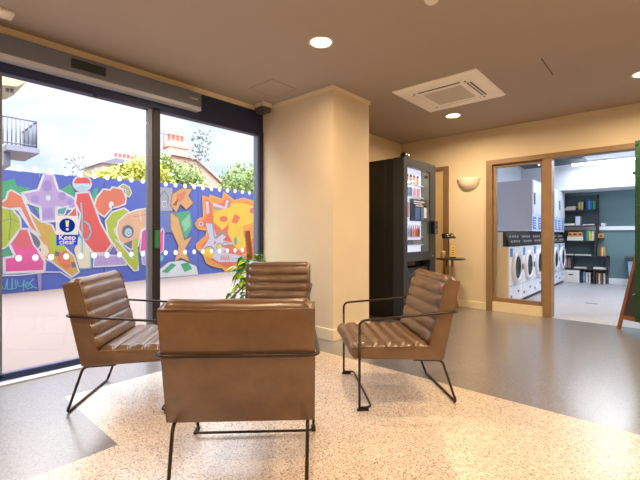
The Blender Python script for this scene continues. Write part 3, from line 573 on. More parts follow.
for lo, hi in (((-2.775, VY0, .06), (VX1, wy0, VZ)), ((-2.775, wy1, .06), (VX1, VY1, VZ)), ((-2.775, wy0, wz1), (VX1, wy1, VZ)), ((-2.775, wy0, .79), (VX1, wy1, wz0)), ((-2.775, wy0, .06), (VX1, wy1, .56))):
    bx(bm, V(lo), V(hi))
dr = obj('door', bm, VGREY, vm)
vbox('window_pane', (VX1-.008, wy0, wz0), (VX1-.003, wy1, wz1), glass_mat('vending_glass', (.93, .96, 1)), dr)
vbox('delivery_pocket', (-2.775, wy0, .56), (-2.74, wy1, .79), BLK2, label='black delivery pocket')
vbox('delivery_flap', (VX1-.03, wy0, .56), (VX1-.022, wy1, .7), mat('smoked_flap', (26, 26, 30), .2), dr)
vbox('plinth', (VX0+.03, VY0+.03, 0), (-2.66, VY1-.03, .06), BLACK)
SWP = mat('print_white', (240, 240, 246), .5)
LIT = mat('lit_panel', (226, 228, 240), .5, emit=(206, 212, 236), es=.8)
vbox('lit_back_panel', (-2.69, wy0-.03, wz0-.01), (-2.675, wy1+.02, wz1+.01), LIT, label='pale lit back panel of the display')
vbox('reflection_strip', (-2.675, wy0+.5, wz0), (-2.64, wy1, wz1), mat('reflection_teal', (74, 96, 104), .35), label='grey green strip painted as a reflection down the display')  # reflection in the display glass put in as a grey-green strip
for z in (1.86, 1.69, 1.13, 1.02): vbox('shelf', (-2.675, wy0, z-.012), (-2.632, wy0+.5, z), mat('shelf_white', (208, 212, 226), .4))
PXX = -2.66
vbox('poster', (PXX, wy0+.14, 1.35), (PXX+.02, wy0+.62, 1.66), mat('poster_navy', (38, 52, 74), .4), label='dark poster panel with blue cups and white lines')
for y, w in ((.26, .13), (.44, .1)): vbox('poster_cup', (PXX+.02, wy0+y, 1.37), (PXX+.023, wy0+y+w, 1.54), mat('poster_blue', (70, 122, 190), .4))
for i, (a, b) in enumerate(((.22, .54), (.22, .46), (.28, .5))): vbox('poster_line', (PXX+.02, wy0+a, 1.62-i*.03), (PXX+.023, wy0+b, 1.634-i*.03), SWP)
vbox('poster_card', (PXX+.023, wy0+.52, 1.4), (PXX+.026, wy0+.6, 1.55), SWP)
cr = vbox('card_reader', (VX1-.005, VY1-.16, 1.17), (VX1+.06, VY1-.035, 1.36), BLK2, bev=.008, label='black card reader box')
vbox('screen', (VX1+.06, VY1-.145, 1.27), (VX1+.063, VY1-.05, 1.345), mat('reader_screen', (40, 52, 96), .2), cr)
bm = bmesh.new()
for i in range(9): bx(bm, V((VX1+.06, VY1-.14+.03*(i % 3), 1.185+.025*(i//3))), V((VX1+.064, VY1-.12+.03*(i % 3), 1.2+.025*(i//3))))
obj('keypad', bm, GREYAL, cr)
vbox('selector_display', (VX1-.035, wy1-.14, 1.98), (VX1-.025, wy1-.02, 2.03), BLK2, label='small dark display')
bm = bmesh.new(); lathe(bm, [(0, .012), (.014, .012), (.016, 0)], V((VX1, VY1-.09, .84)), 12, 0, Matrix.Rotation(R(90), 3, 'Y')); obj('lock', bm, CHROME, vm)

def product(kind, label, cat, x, y, z, group):
    t = thing(kind, label, cat, (x, y, z), 0, group); return t
def rowcopy(t, ys):
    for y in ys: dup(t, (t.location.x, y, t.location.z))
# top shelf: orange cans with dark lids
t = product('drink_can', 'orange drink can with a dark lid on the top vending machine shelf', 'drink can', -2.652, wy0+.06, 1.86, 'orange cans in the vending machine')
bm = bmesh.new(); lathe(bm, [(0, 0), (.024, 0), (.026, .01), (.026, .085), (.02, .095), (0, .095)], n=16); bm.transform(Matrix.Diagonal((.5, 1, 1, 1))); obj('body', bm, mat('can_orange', (222, 162, 128), .35, var=.25, scale=60), t)
bm = bmesh.new(); lathe(bm, [(0, .095), (.022, .095), (.025, .105), (.024, .13), (0, .132)], n=16); bm.transform(Matrix.Diagonal((.5, 1, 1, 1))); obj('lid', bm, mat('can_lid', (44, 40, 44), .4), t)
rowcopy(t, [wy0+.06+.1*i for i in (1, 2, 3)])
# second shelf: two slate and two pink packets
def packet(y, z, rgb, label, grp, h=.12, w=.026, x=-2.652):
    t = product('snack_packet', label, 'snack', x, y, z, grp)
    bm = bmesh.new(); bx(bm, (-.015, -w, 0), (.015, w, h), 0, .006); obj('wrapper', bm, mat('wrapper', rgb, .35, var=.15, scale=40), t)
    bm = bmesh.new(); bx(bm, (-.003, -w, h), (.003, w, h+.012)); obj('crimped_top', bm, SWP, t)
    return t
rowcopy(packet(wy0+.06, 1.69, (96, 112, 150), 'slate blue snack packet on the second vending machine shelf', 'slate packets in the vending machine'), [wy0+.16])
rowcopy(packet(wy0+.27, 1.69, (226, 170, 168), 'pale pink snack packet on the second vending machine shelf', 'pink packets in the vending machine'), [wy0+.38])
packet(wy0+.06, 1.4, (226, 142, 130), 'tall coral packet left of the dark poster in the vending machine', None, .2, .025)
# third row: slim bottles in four colours
def bottle(y, rgb, label, grp):
    t = product('drink_bottle', label, 'bottle', -2.652, y, 1.13, grp)
    bm = bmesh.new(); lathe(bm, [(0, 0), (.011, 0), (.013, .008), (.013, .1), (.007, .13), (.007, .15), (0, .15)], n=12); obj('bottle_body', bm, mat('bottle', rgb, .25), t)
    bm = bmesh.new(); lathe(bm, [(0, .15), (.009, .15), (.009, .165), (0, .167)], n=10); obj('cap', bm, SWP, t)
    return t
rowcopy(bottle(wy0+.05, (150, 158, 190), 'clear grey slim bottle on the third vending machine shelf', 'grey bottles in the vending machine'), [wy0+.11])
rowcopy(bottle(wy0+.17, (96, 92, 84), 'dark brown slim bottle on the third vending machine shelf', 'brown bottles in the vending machine'), [wy0+.4])
rowcopy(bottle(wy0+.23, (232, 140, 60), 'orange slim bottle on the third vending machine shelf', 'orange bottles in the vending machine'), [wy0+.29])
bottle(wy0+.345, (222, 92, 80), 'red slim bottle on the third vending machine shelf', None)
# lowest row
def jar(y, rgb, label, grp):
    t = product('drink_carton', label, 'carton', -2.652, y, 1.02, grp)
    bm = bmesh.new(); bx(bm, (-.012, -.012, 0), (.012, .012, .05), 0, .004); obj('carton_body', bm, mat('carton', rgb, .4), t)
    bm = bmesh.new(); bx(bm, (-.01, -.01, .05), (.01, .01, .065), 0, .003); obj('cap', bm, BLACK, t)
    return t
rowcopy(jar(wy0+.045, (112, 116, 146), 'small slate carton on the lowest vending machine shelf', 'slate cartons in the vending machine'), [wy0+.1, wy0+.155, wy0+.21])
rowcopy(jar(wy0+.27, (190, 130, 120), 'small rosy carton on the lowest vending machine shelf', 'rosy cartons in the vending machine'), [wy0+.33])
rowcopy(jar(wy0+.39, (120, 160, 150), 'small green carton on the lowest vending machine shelf', 'green cartons in the vending machine'), [wy0+.45])

t = thing('security_camera', 'black dome camera on top of the vending machine', 'camera', (-2.67, 4.72, VZ))
bm = bmesh.new(); lathe(bm, [(0, 0), (.055, 0), (.058, .012), (.05, .02), (0, .02)]); obj('base', bm, BLACK, t)
bm = bmesh.new(); lathe(bm, [(.05*math.cos(a*math.pi/16), .02+.055*math.sin(a*math.pi/16)) for a in range(9)]); obj('dome', bm, BLK2, t)
bm = bmesh.new(); lathe(bm, [(0, 0), (.014, 0), (.016, .02), (.008, .035), (0, .036)], (.038, .05, .02), 12); obj('lens_cap', bm, WHITE, t, label='small pale cap at the side')

# ------------------------------------------------------------------ small table with coffee stand
TBX, TBY, TBZ = -2.476, 5.804, .8
t = thing('side_table', 'small round black-topped table with wooden legs behind the vending machine', 'table', (TBX, TBY, 0))
bm = bmesh.new(); lathe(bm, [(0, TBZ-.025), (.21, TBZ-.025), (.22, TBZ-.018), (.22, TBZ-.005), (.214, TBZ), (0, TBZ)], n=40); obj('tabletop', bm, mat('table_black', (44, 36, 36), .3), t)
TW = mat('leg_wood', (158, 112, 66), .5, var=.15, scale=9)
for k in range(3):
    a = R(200+120*k); bm = bmesh.new(); tube(bm, [(.05*math.cos(a), .05*math.sin(a), TBZ-.03), (.07*math.cos(a), .07*math.sin(a), .45), (.19*math.cos(a), .19*math.sin(a), .008)], .016, 10, rad=.2); obj('leg', bm, TW, t)
st = thing('drinks_stand', 'dark metal two-tier stand on the small round table', 'stand', (-2.53, 5.86, TBZ))
bm = bmesh.new(); lathe(bm, [(0, 0), (.05, 0), (.05, .01), (.01, .014), (.008, .31), (0, .31)], n=16); obj('post', bm, mat('stand_bronze', (120, 96, 66), .3, metal=.7), st)
bm = bmesh.new(); lathe(bm, [(0, .3), (.1, .3), (.105, .306), (.105, .33), (.099, .33), (.098, .308), (0, .308)], n=24); obj('tray', bm, mat('stand_dark', (66, 52, 44), .3, metal=.6), st)
jm = mat('jar_steel', (150, 146, 140), .2, metal=.9)
for i, (dx, dy, lb) in enumerate(((-.062, -.035, 'small dark steel jar at the left of the stand tray'), (.0, -.052, 'small steel jar at the middle of the stand tray'), (.055, -.02, 'small steel jar at the right end of the stand tray'))):
    j = thing('jar', lb, 'jar', (-2.53+dx, 5.86+dy, TBZ+.308), 0, 'jars on the stand tray')
    bm = bmesh.new(); lathe(bm, [(0, 0), (.03, 0), (.034, .01), (.034, .055), (.028, .062), (0, .062)], n=14); obj('jar_body', bm, BLK2 if i == 0 else jm, j)
    bm = bmesh.new(); lathe(bm, [(0, .062), (.02, .062), (.02, .072), (0, .076)], n=12); obj('lid', bm, BLACK, j)
t = thing('card_holder', 'upright yellow card with dark marks on the small round table', 'card holder', (-2.44, 5.8, TBZ), R(45))
box('card', (-.034, -.003, .02), (.034, .003, .19), mat('card_yellow', (226, 188, 84), .5), t); box('foot', (-.04, -.02, 0), (.04, .02, .02), BLACK, t)
for i in range(4): box('card_mark', (-.02, -.0045, .045+i*.035), (.02, -.003, .058+i*.035), mat('card_ink', (90, 70, 40), .6), t)
t = thing('paper_cup', 'pale paper cup beside the yellow card on the small table', 'cup', (-2.565, 5.73, TBZ))
bm = bmesh.new(); lathe(bm, [(0, 0), (.028, 0), (.038, .1), (.041, .103), (.038, .107), (.034, .1), (.026, .006), (0, .006)], n=18); obj('cup_body', bm, mat('paper', (242, 220, 190), .6), t)

# ------------------------------------------------------------------ ceiling and wall fittings
LAMPW = mat('lamp_glow', (255, 236, 200), .5, emit=(255, 226, 178), es=14)
def downlight(x, y, label, first=None):
    if first: r = dup(first, (x, y, H), label=label)
    else:
        r = thing('downlight', label, 'ceiling light', (x, y, H), 0, 'recessed ceiling downlights')
        bm = bmesh.new(); lathe(bm, [(.085, 0), (.105, 0), (.107, -.006), (.1, -.011), (.088, -.011), (.082, -.004)], n=32); obj('trim_ring', bm, WHITE, r)
        bm = bmesh.new(); lathe(bm, [(0, -.007), (.084, -.007), (.084, -.001), (0, -.001)], n=32); obj('diffuser', bm, LAMPW, r, label='glowing warm diffuser')
    return r
def lamp(x, y, e, size=.17, col=(1, .74, .46)):
    l = bpy.data.lights.new('downlight_lamp', 'AREA'); l.shape = 'DISK'; l.size = size; l.energy = e; l.color = col; l.spread = R(170)
    o = bpy.data.objects.new('downlight_lamp', l); COL.objects.link(o); o.location = (x, y, H-.02); return o
LE = 30
d0 = downlight(-2.175, 2.461, 'glowing round downlight above the armchairs, in front of the column')
downlight(-2.169, 5.164, 'glowing round downlight behind the ceiling air conditioner', d0)
downlight(-.17, 5.09, 'glowing round downlight at the right edge above the laundry opening', d0)
for x, y in ((-2.175, 2.461), (-2.169, 5.164), (-.17, 5.09), (-.17, 2.46), (1.85, 5.09), (1.85, 2.46), (-2.175, -.25), (-.17, -.25), (1.85, -.25)): lamp(x, y, LE*(.8 if x < -2 and y < 3 else 1.08))

t = thing('ceiling_air_conditioner', 'square cream cassette air conditioner set in the ceiling', 'air conditioner', (-1.858, 4.325, H))
ACW = mat('ac_cream', (252, 248, 240), .45)
bm = bmesh.new()
pr = [(.47, 0), (.47, -.012), (.44, -.026), (.36, -.03)]
rings = [[bm.verts.new((s*sx, s*sy, z)) for sx, sy in ((-1, -1), (1, -1), (1, 1), (-1, 1))] for s, z in pr]
for a, b in zip(rings, rings[1:]):
    for i in range(4): bm.faces.new((a[i], a[(i+1) % 4], b[(i+1) % 4], b[i]))
bm.faces.new(rings[-1]); bmesh.ops.recalc_face_normals(bm, faces=bm.faces[:]); obj('fascia', bm, ACW, t)
bm = bmesh.new(); bx(bm, (-.22, -.22, -.036), (.22, .22, -.029), 0, .002)
for i in range(15): bx(bm, (-.21, -.205+i*.0285, -.0385), (.21, -.197+i*.0285, -.0355))
obj('intake_grille', bm, mat('ac_grille', (206, 200, 188), .5), t)
SLOT = mat('ac_slot', (50, 44, 38), .6)
for k in range(4):
    M = Matrix.Rotation(k*math.pi/2, 4, 'Z')
    bm = bmesh.new(); bx(bm, (-.24, -.335, -.0325), (.24, -.285, -.0295)); bm.transform(M); s = obj('air_slot', bm, SLOT, t, label='dark air outlet slot')
    bm = bmesh.new(); bx(bm, (-.24, -.318 if k == 1 else -.345, -.036), (.24, -.304 if k == 1 else (-.325 if k == 0 else -.284), -.0325)); bm.transform(M); obj('louvre', bm, ACW, s)
for sx in (-1, 1):
    for sy in (-1, 1): bm = bmesh.new(); lathe(bm, [(0, -.034), (.012, -.034), (.012, -.029)], (.29*sx, .29*sy, 0), 10); obj('corner_clip', bm, SLOT, t)

t = thing('smoke_detector', 'small white round smoke detector at the top edge of the ceiling', 'smoke detector', (-1.2, 2.5, H))
bm = bmesh.new(); lathe(bm, [(0, -.045), (.03, -.043), (.045, -.03), (.048, -.012), (.055, -.01), (.055, 0)], n=24); obj('body', bm, WHITE, t)
t = thing('ceiling_sensor', 'small white ceiling fitting at the upper left corner', 'sensor', (-3.61, 0.59, H))
bm = bmesh.new(); bx(bm, (-.06, -.06, -.03), (.06, .06, 0), 0, .01); obj('body', bm, WHITE, t)
bm = bmesh.new(); lathe(bm, [(0, -.05), (.025, -.045), (.034, -.03)], n=16); obj('lens', bm, WHITE, t)
t = thing('motion_detector', 'grey motion detector box at ceiling corner of window and column', 'sensor', (-3.74, 3.15, H))
bm = bmesh.new(); bx(bm, (-.085, -.07, -.055), (.085, .07, 0), 0, .005); obj('base', bm, mat('sensor_pale', (222, 216, 210), .5), t)
bm = bmesh.new(); prism(bm, [(-.075, -.055), (.066, -.055), (.05, -.115), (-.05, -.115)], -.08, .08, 0, 'x', .004); obj('lens_cover', bm, mat('sensor_dark', (84, 82, 84), .3), t)
def hatch(name, label, x0, x1, y0, y1):
    bm = bmesh.new(); w = .007
    for lo, hi in (((x0, y0), (x1, y0+w)), ((x0, y1-w), (x1, y1)), ((x0, y0), (x0+w, y1)), ((x1-w, y0), (x1, y1))): bx(bm, (*lo, H-.003), (*hi, H+.01))
    t = thing(name, label, 'access hatch', (0, 0, 0)); obj('seam_frame', bm, mat('hatch_seam', (150, 128, 110), .8), t); bm = bmesh.new(); bx(bm, (x0+w, y0+w, H-.002), (x1-w, y1-w, H+.01)); obj('panel', bm, CEIL, t)
hatch('ceiling_hatch', 'taupe ceiling access hatch near the motion detector', -3.46, -3.08, 2.71, 3.09)
struct(box('trim_8', (-.868, 4.05, H-.004), (-.857, 4.53, H+.01), mat('seam_dark', (110, 90, 76), .8)), 'thin dark seam line in the ceiling')

t = thing('wall_sconce', 'cream half-bowl uplight sconce on the back wall', 'wall lamp', (-2.345, YB, 1.875))
bm = bmesh.new()
prof = [(.02, 0), (.08, .01), (.13, .045), (.165, .095), (.185, .16), (.19, .175), (.178, .175), (.155, .1), (.12, .055), (.07, .025), (.0, .018)]
n = 20; rings = [[bm.verts.new((r*math.cos(math.pi+math.pi*i/n), r*.72*math.sin(math.pi+math.pi*i/n), z)) for i in range(n+1)] for r, z in prof]
for a, b in zip(rings, rings[1:]):
    for i in range(n): f = bm.faces.new((a[i], a[i+1], b[i+1], b[i])); f.smooth = True
bmesh.ops.recalc_face_normals(bm, faces=bm.faces[:]); obj('bowl', bm, mat('sconce_plaster', (250, 240, 222), .5), t)
box('back_plate', (-.08, -.02, .03), (.08, 0, .16), WHITE, t)

# ------------------------------------------------------------------ climbing plant
PX, PY = -3.52, 2.79
pl = thing('climbing_plant', 'green climbing pothos on a brown moss pole behind the farthest armchair', 'plant', (PX, PY, 0))
bm = bmesh.new(); lathe(bm, [(0, 0), (.1, 0), (.13, .28), (.14, .29), (.14, .31), (.128, .31), (.12, .28), (0, .28)], n=24); obj('pot', bm, mat('pot_grey', (90, 90, 94), .6), pl)
bm = bmesh.new(); lathe(bm, [(0, .281), (.12, .281), (0, .295)], n=16); obj('soil', bm, mat('soil', (60, 44, 32), .9), pl)
bm = bmesh.new(); tube(bm, [(.02, .015, .27), (.0, -.0, .7), (-.03, -.035, 1.2)], .032, 12); obj('moss_pole', bm, mat('coir', (140, 88, 52), .9, var=.35, scale=60, bump=.8), pl)
def leaf(bm, p, d, s, mi=0):
    d = Vector(d).normalized(); side = d.cross(Vector((0, 0, 1)))
    if side.length < .1: side = Vector((1, 0, 0))
    side.normalize(); up = side.cross(d).normalized(); p = Vector(p)
    out = [(0, 0), (.05, .32), (.3, .46), (.62, .36), (.86, .14), (1.05, 0)]
    mid = [bm.verts.new(p+d*(a*s)-up*(.25*s*a*a)) for a, w in out]
    for sg_ in (-1, 1):
        ed = [bm.verts.new(p+d*((a-.1*(w > .3))*s)+side*(sg_*w*s)+up*(.10*s*w*2-.25*s*a*a)) for a, w in out[1:-1]]
        ch = [mid[0]]+ed+[mid[-1]]
        for i in range(len(out)-1):
            vs = [mid[i], mid[i+1], ch[i+1], ch[i]]; u = []
            for v in vs:
                if v not in u: u.append(v)
            if len(u) >= 3:
                f = bm.faces.new(u); f.material_index = mi; f.smooth = True
bm = bmesh.new(); bv = bmesh.new()
rnd = random.Random(5)
# right vector in plan pointing to the camera's left is (-.75,-.66)
for i in range(95):
    z = rnd.uniform(.6, .93) if i < 62 else rnd.uniform(.36, .6)
    a = rnd.uniform(0, 2*math.pi); rr = rnd.uniform(.03, .13)+(.05 if z < .8 else 0)
    leaf(bm, (rr*math.cos(a), rr*math.sin(a), z), (math.cos(a), math.sin(a), rnd.uniform(-.9, .3)), rnd.uniform(.075, .125), rnd.choice((0, 0, 1, 1, 2)))
for z, off in ((.72, .12), (.66, .15), (.6, .14), (.55, .2), (.5, .22), (.47, .17), (.44, .27), (.9, .1), (.84, .12)):
    leaf(bm, (-.75*off, -.66*off, z), (-.6+rnd.uniform(-.4, .4), -.5+rnd.uniform(-.4, .4), -.7), .12, rnd.choice((0, 1, 1)))
for z, off in ((.93, .09), (.86, .13)): leaf(bm, (.75*off, .55*off, z), (.7, .5, -.2), .1, 2)
LG = [mat('leaf_green', (104, 178, 40), .4, var=.2, scale=12), mat('leaf_lime', (176, 218, 52), .4, var=.15, scale=12), mat('leaf_dark', (84, 136, 74), .4, var=.2, scale=12)]
obj('foliage', bm, LG, pl)
tube(bv, [(.03, -.02, .3), (-.03, .03, .5), (.03, .02, .7), (-.04, -.02, .9), (.0, .01, 1.02)], .005, 6, rad=.08); tube(bv, [(0, 0, .75), (-.12, -.1, .7), (-.17, -.15, .5), (-.21, -.18, .42)], .004, 6, rad=.05)
obj('vine_stem', bv, LG[2], pl)
# ------------------------------------------------------------------ laundry machines (fronts face +x)
WX = -1.86; WD = .74
WM = mat('machine_white', (224, 230, 244), .3, var=.01, scale=3); WARMSIDE = mat('machine_side_warmlit', (240, 224, 190), .4)
DOORG = mat('porthole_glass', (44, 42, 48), .08); PANELB = mat('panel_black', (34, 34, 38), .25); DBL = mat('label_blue', (58, 120, 196), .4); DPU = mat('label_violet', (96, 84, 190), .4)
MX = Matrix.Rotation(R(90), 3, 'Y')     # lathe axis z -> +x
def washer(label):
    t = thing('washing_machine', label, 'washing machine', (WX, 0, 0), 0, 'washing machines along the laundry wall')
    bm = bmesh.new(); bx(bm, (-.72, -WD/2, .06), (0, WD/2, .965), 0, .008); bx(bm, (-.72, -WD/2, .965), (-.1, WD/2, 1.2), 0, .006); obj('body', bm, WM, t)
    box('side_warm_light', (-.715, -WD/2-.003, .08), (-.02, -WD/2, .95), WARMSIDE, t, label='side face with warm light painted in as cream')  # warm light falling on the side is put into this cream colour
    box('plinth', (-.7, -WD/2+.01, 0), (-.03, WD/2-.01, .06), BLACK, t)
    bm = bmesh.new(); prism(bm, [(-.1, .967), (.005, .967), (.005, .985), (-.07, 1.2), (-.1, 1.2)], -WD/2+.004, WD/2-.004, 0, 'y'); pn = obj('control_panel', bm, PANELB, t, label='black sloping control panel')
    bm = bmesh.new()
    for i, y in enumerate((-.24, -.1, .04, .18)):
        for k in range(2):
            z = 1.03+k*.08; x = .005-(z-.985)*.349; bx(bm, (x-.004, y, z), (x+.008, y+.06, z+.035))
    obj('buttons', bm, mat('panel_marks', (150, 160, 176), .4), pn)
    bm = bmesh.new(); lathe(bm, [(.18, 0), (.185, .03), (.215, .05), (.25, .045), (.262, .02), (.265, 0)], (0, 0, .62), 32, 0, MX); dr = obj('door', bm, mat('door_ring', (222, 226, 236), .25), t, label='round silver-white porthole door')
    bm = bmesh.new(); lathe(bm, [(0, .012), (.1, .018), (.17, .03), (.186, .03)], (0, 0, .62), 32, 0, MX); obj('porthole_glass', bm, DOORG, dr)
    bm = bmesh.new(); bx(bm, (.03, .2, .57), (.06, .245, .67), 0, .008); obj('handle', bm, GREYAL, dr)
    box('label_panel', (.0, -.33, .8), (.004, -.2, .94), DBL, t, label='small blue instruction panel')
    bm = bmesh.new(); bx(bm, (0, -.34, .325), (.004, .34, .33)); bx(bm, (0, .1, .2), (.01, .16, .23)); bx(bm, (0, -.3, .14), (.012, -.26, .18)); obj('service_flap_seam', bm, GREYAL, t)
    return t
names = ['white washing machine nearest the glass panel of the laundry opening', 'second white washing machine behind the glass panel', 'third white washing machine behind the glass panel',
         'fourth white washing machine, hidden mostly by the oak post', 'fifth white washing machine, first one seen right of the oak post', 'farthest white washing machine, beside the black bookshelves']
w0 = washer(names[0]); w0.location = (WX, 6.98, 0)
for i in range(1, 6): dup(w0, (WX, 6.98+.75*i, 0), label=names[i])
def dryer(label):
    t = thing('tumble_dryer', label, 'tumble dryer', (WX, 0, 1.225), 0, 'white tumble dryers stacked over the washing machines')
    bm = bmesh.new(); bx(bm, (-.74, -WD/2, 0), (0, WD/2, .965), 0, .008); obj('body', bm, mat('dryer_white', (206, 216, 242), .35), t)
    bm = bmesh.new(); bx(bm, (0, -.345, .33), (.012, .345, .94), 0, .004); d = obj('door', bm, WM, t)
    bm = bmesh.new(); bx(bm, (.012, -.3, .5), (.03, -.275, .72), 0, .004); obj('handle', bm, BLACK, d, label='black handle')
    bm = bmesh.new(); bx(bm, (0, -.33, .04), (.005, -.12, .27)); obj('label_panel', bm, DBL, t, label='blue instruction panel')
    bm = bmesh.new(); bx(bm, (0, .08, .04), (.005, .27, .27)); obj('label_panel', bm, DBL, t, label='blue instruction panel')
    bm = bmesh.new()
    for k in range(4): bx(bm, (.005, -.31, .08+k*.045), (.007, -.14, .092+k*.045)); bx(bm, (.005, .1, .08+k*.045), (.007, .25, .092+k*.045))
    obj('label_text_lines', bm, SW, t)
    return t
dn = ['white tumble dryer above the machines, nearest and showing its side through the glass', 'second white tumble dryer from the glass side panel, behind the oak post', 'white tumble dryer seen just right of the oak post', 'farthest white tumble dryer, beside the upper bookshelves']
q0 = dryer(dn[0]); q0.location = (WX, 8.40, 1.225)
for i in range(1, 4): dup(q0, (WX, 8.40+.76*i, 1.225), label=dn[i])

# ------------------------------------------------------------------ shelves and books
SHB = mat('shelf_black', (44, 48, 58), .5)
sh = thing('bookshelf', 'black open shelving unit against the teal laundry wall', 'shelves', (-1.5, LY1, 0))
def sbox(name, lo, hi, m=SHB): return box(name, (lo[0]+1.5, lo[1], lo[2]), (hi[0]+1.5, hi[1], hi[2]), m, sh)
levels = [1.755, 1.385, 1.02, .66, .35]
for i, z in enumerate(levels): sbox('shelf', (-1.98, -.30, z-.025), (-1.2 if i < 3 else -1.0, -.065, z))
sbox('upright', (-1.98, -.06, 0), (-1.94, -.02, 2.12)); sbox('upright', (-1.24, -.065, 1.02), (-1.2, -.025, 2.12)); sbox('upright', (-1.24, -.30, 1.03), (-1.2, -.27, 1.76)); sbox('upright', (-1.04, -.3, .35), (-1.0, -.03, .66)); sbox('upright', (-1.28, -.3, .66), (-1.24, -.03, 1.02)); sbox('upright', (-1.74, -.3, .35), (-1.70, -.03, .66)); sbox('upright', (-1.3, -.3, 0), (-1.26, -.03, .35)); sbox('upright', (-1.98, -.3, 0), (-1.94, -.24, 2.12))
sbox('back_sheet', (-1.95, -.02, 0), (-1.02, -.005, .66), mat('teal_sheet', (80, 102, 110), .6)); sbox('back_sheet', (-1.95, -.02, .66), (-1.24, -.005, 2.12), mat('teal_sheet2', (74, 94, 102), .6))  # flat darker teal sheets behind the shelves
def book(x, z, w, h, rgb, label, d=.17, grp='books on the laundry shelves', tilt=0, kind='book', cat='book', y=-.14):
    t = thing(kind, label, cat, (x, LY1+y, z), 0, grp); t.rotation_euler = (0, tilt, 0)
    c = mat('cover', rgb, .5, var=.1, scale=30)
    bm = bmesh.new(); bx(bm, (-w/2, -d/2, 0), (-w/2+.004, d/2, h)); bx(bm, (w/2-.004, -d/2, 0), (w/2, d/2, h)); bx(bm, (-w/2, -d/2, 0), (w/2, -d/2+.004, h)); obj('cover', bm, c, t)
    box('pages', (-w/2+.004, -d/2+.004, .004), (w/2-.004, d/2-.006, h-.004), mat('paper_pages', (238, 232, 218), .8), t)
    return t
def lying(x, z, w, d, h, rgb, label, rz=0, grp='books lying on the laundry shelves', y=-.17):
    t = thing('book', label, 'book', (x, LY1+y, z), rz, grp); c = mat('cover', rgb, .5)
    bm = bmesh.new(); bx(bm, (-w/2, -d/2, 0), (w/2, d/2, .004)); bx(bm, (-w/2, -d/2, h-.004), (w/2, d/2, h)); bx(bm, (-w/2, -d/2, 0), (-w/2+.004, d/2, h)); obj('cover', bm, c, t)
    box('pages', (-w/2+.004, -d/2+.003, .004), (w/2-.004, d/2-.003, h-.004), mat('paper_pages', (238, 232, 218), .8), t); return t
# top shelf
lying(-1.79, 1.757, .26, .2, .03, (214, 168, 176), 'pale pink book lying lowest on the top shelf')
lying(-1.77, 1.789, .24, .18, .03, (206, 190, 206), 'lilac book lying second in the pile on the top shelf', .12)
lying(-1.73, 1.821, .2, .16, .035, (220, 176, 180), 'rosy book lying topmost of the pile on the top shelf', -.2)
for x, w, h, c, l in ((-1.575, .05, .19, (208, 200, 120), 'yellow book leftmost upright on the top shelf'), (-1.52, .045, .2, (196, 190, 150), 'khaki book beside the yellow book on the top shelf'),
        (-1.43, .05, .27, (26, 66, 130), 'tall navy book upright on the top shelf'), (-1.38, .045, .22, (88, 150, 220), 'bright blue book beside the tall navy book'), (-1.335, .035, .2, (64, 110, 190), 'mid blue book on the top shelf next to the green one'), (-1.29, .04, .21, (60, 170, 120), 'green book rightmost on the top shelf')):
    book(x, 1.757, w, h, c, l)
# second shelf
book(-1.61, 1.387, .1, .22, (214, 216, 240), 'thick pale lilac book standing alone on the second shelf', grp=None)
lying(-1.8, 1.387, .25, .2, .05, (206, 190, 180), 'beige book lying at the left of the second shelf')
lying(-1.46, 1.387, .1, .16, .03, (150, 96, 110), 'small maroon book lying on the second shelf'); lying(-1.34, 1.387, .12, .16, .035, (150, 150, 180), 'small grey lilac book lying on the second shelf')
t = thing('mug', 'pale mug standing on the end of the trunking rail by the shelves', 'mug', (-1.13, LY1-.045, 1.361)); bm = bmesh.new(); lathe(bm, [(0, 0), (.03, 0), (.036, .01), (.036, .08), (.03, .08), (.03, .01), (0, .01)], n=16); obj('mug_body', bm, LWHITE, t)
bm = bmesh.new(); tube(bm, [(.034, 0, .065), (.06, 0, .06), (.06, 0, .025), (.034, 0, .02)], .005, 6, rad=.015); obj('handle', bm, LWHITE, t)
# third shelf: orange boxes, books
for i, (x, l) in enumerate(((-1.76, 'orange storage box leftmost on the third shelf'), (-1.66, 'orange storage box second from left on the third shelf'), (-1.56, 'orange storage box third from left on the third shelf'), (-1.16, 'orange storage box hanging beyond the right end of the shelf row'))):
    zz = 1.12 if i < 3 else 1.08
    t = thing('storage_box', l, 'box', (x, LY1-.17 if i < 3 else LY1-.1, zz), 0, 'orange storage boxes'); bm = bmesh.new(); bx(bm, (-.047, -.08, 0), (.047, .08, .11), 0, .006); obj('body', bm, mat('box_orange', (214, 150, 96), .6), t)
    bm = bmesh.new(); lathe(bm, [(0, 0), (.026, 0), (.026, .006), (0, .006)], (0, -.08, .055), 14, 0, Matrix.Rotation(R(90), 3, 'X')); obj('label_dot', bm, mat('box_brown', (130, 70, 44), .6), t, label='brown round mark')
    if i == 3:
        zt = 0
        bm = bmesh.new(); bx(bm, (-.035, -.1, -.022), (.06, .1, -.002)); obj('bracket_shelf', bm, SHB, t)
lying(-1.66, 1.021, .33, .2, .05, (226, 226, 222), 'white book lying flat under the orange boxes, lowest', grp=None); lying(-1.66, 1.071, .32, .2, .047, (206, 196, 180), 'cream book lying flat directly under the orange boxes', grp=None)
for x, w, h, c, l in ((-1.475, .055, .26, (40, 70, 120), 'navy book upright on the third shelf'), (-1.42, .05, .24, (70, 150, 120), 'sea green book upright on the third shelf'), (-1.365, .05, .22, (214, 214, 80), 'yellow book upright on the third shelf'), (-1.31, .05, .22, (236, 226, 200), 'cream book upright on the third shelf')): book(x, 1.022, w, h, c, l)
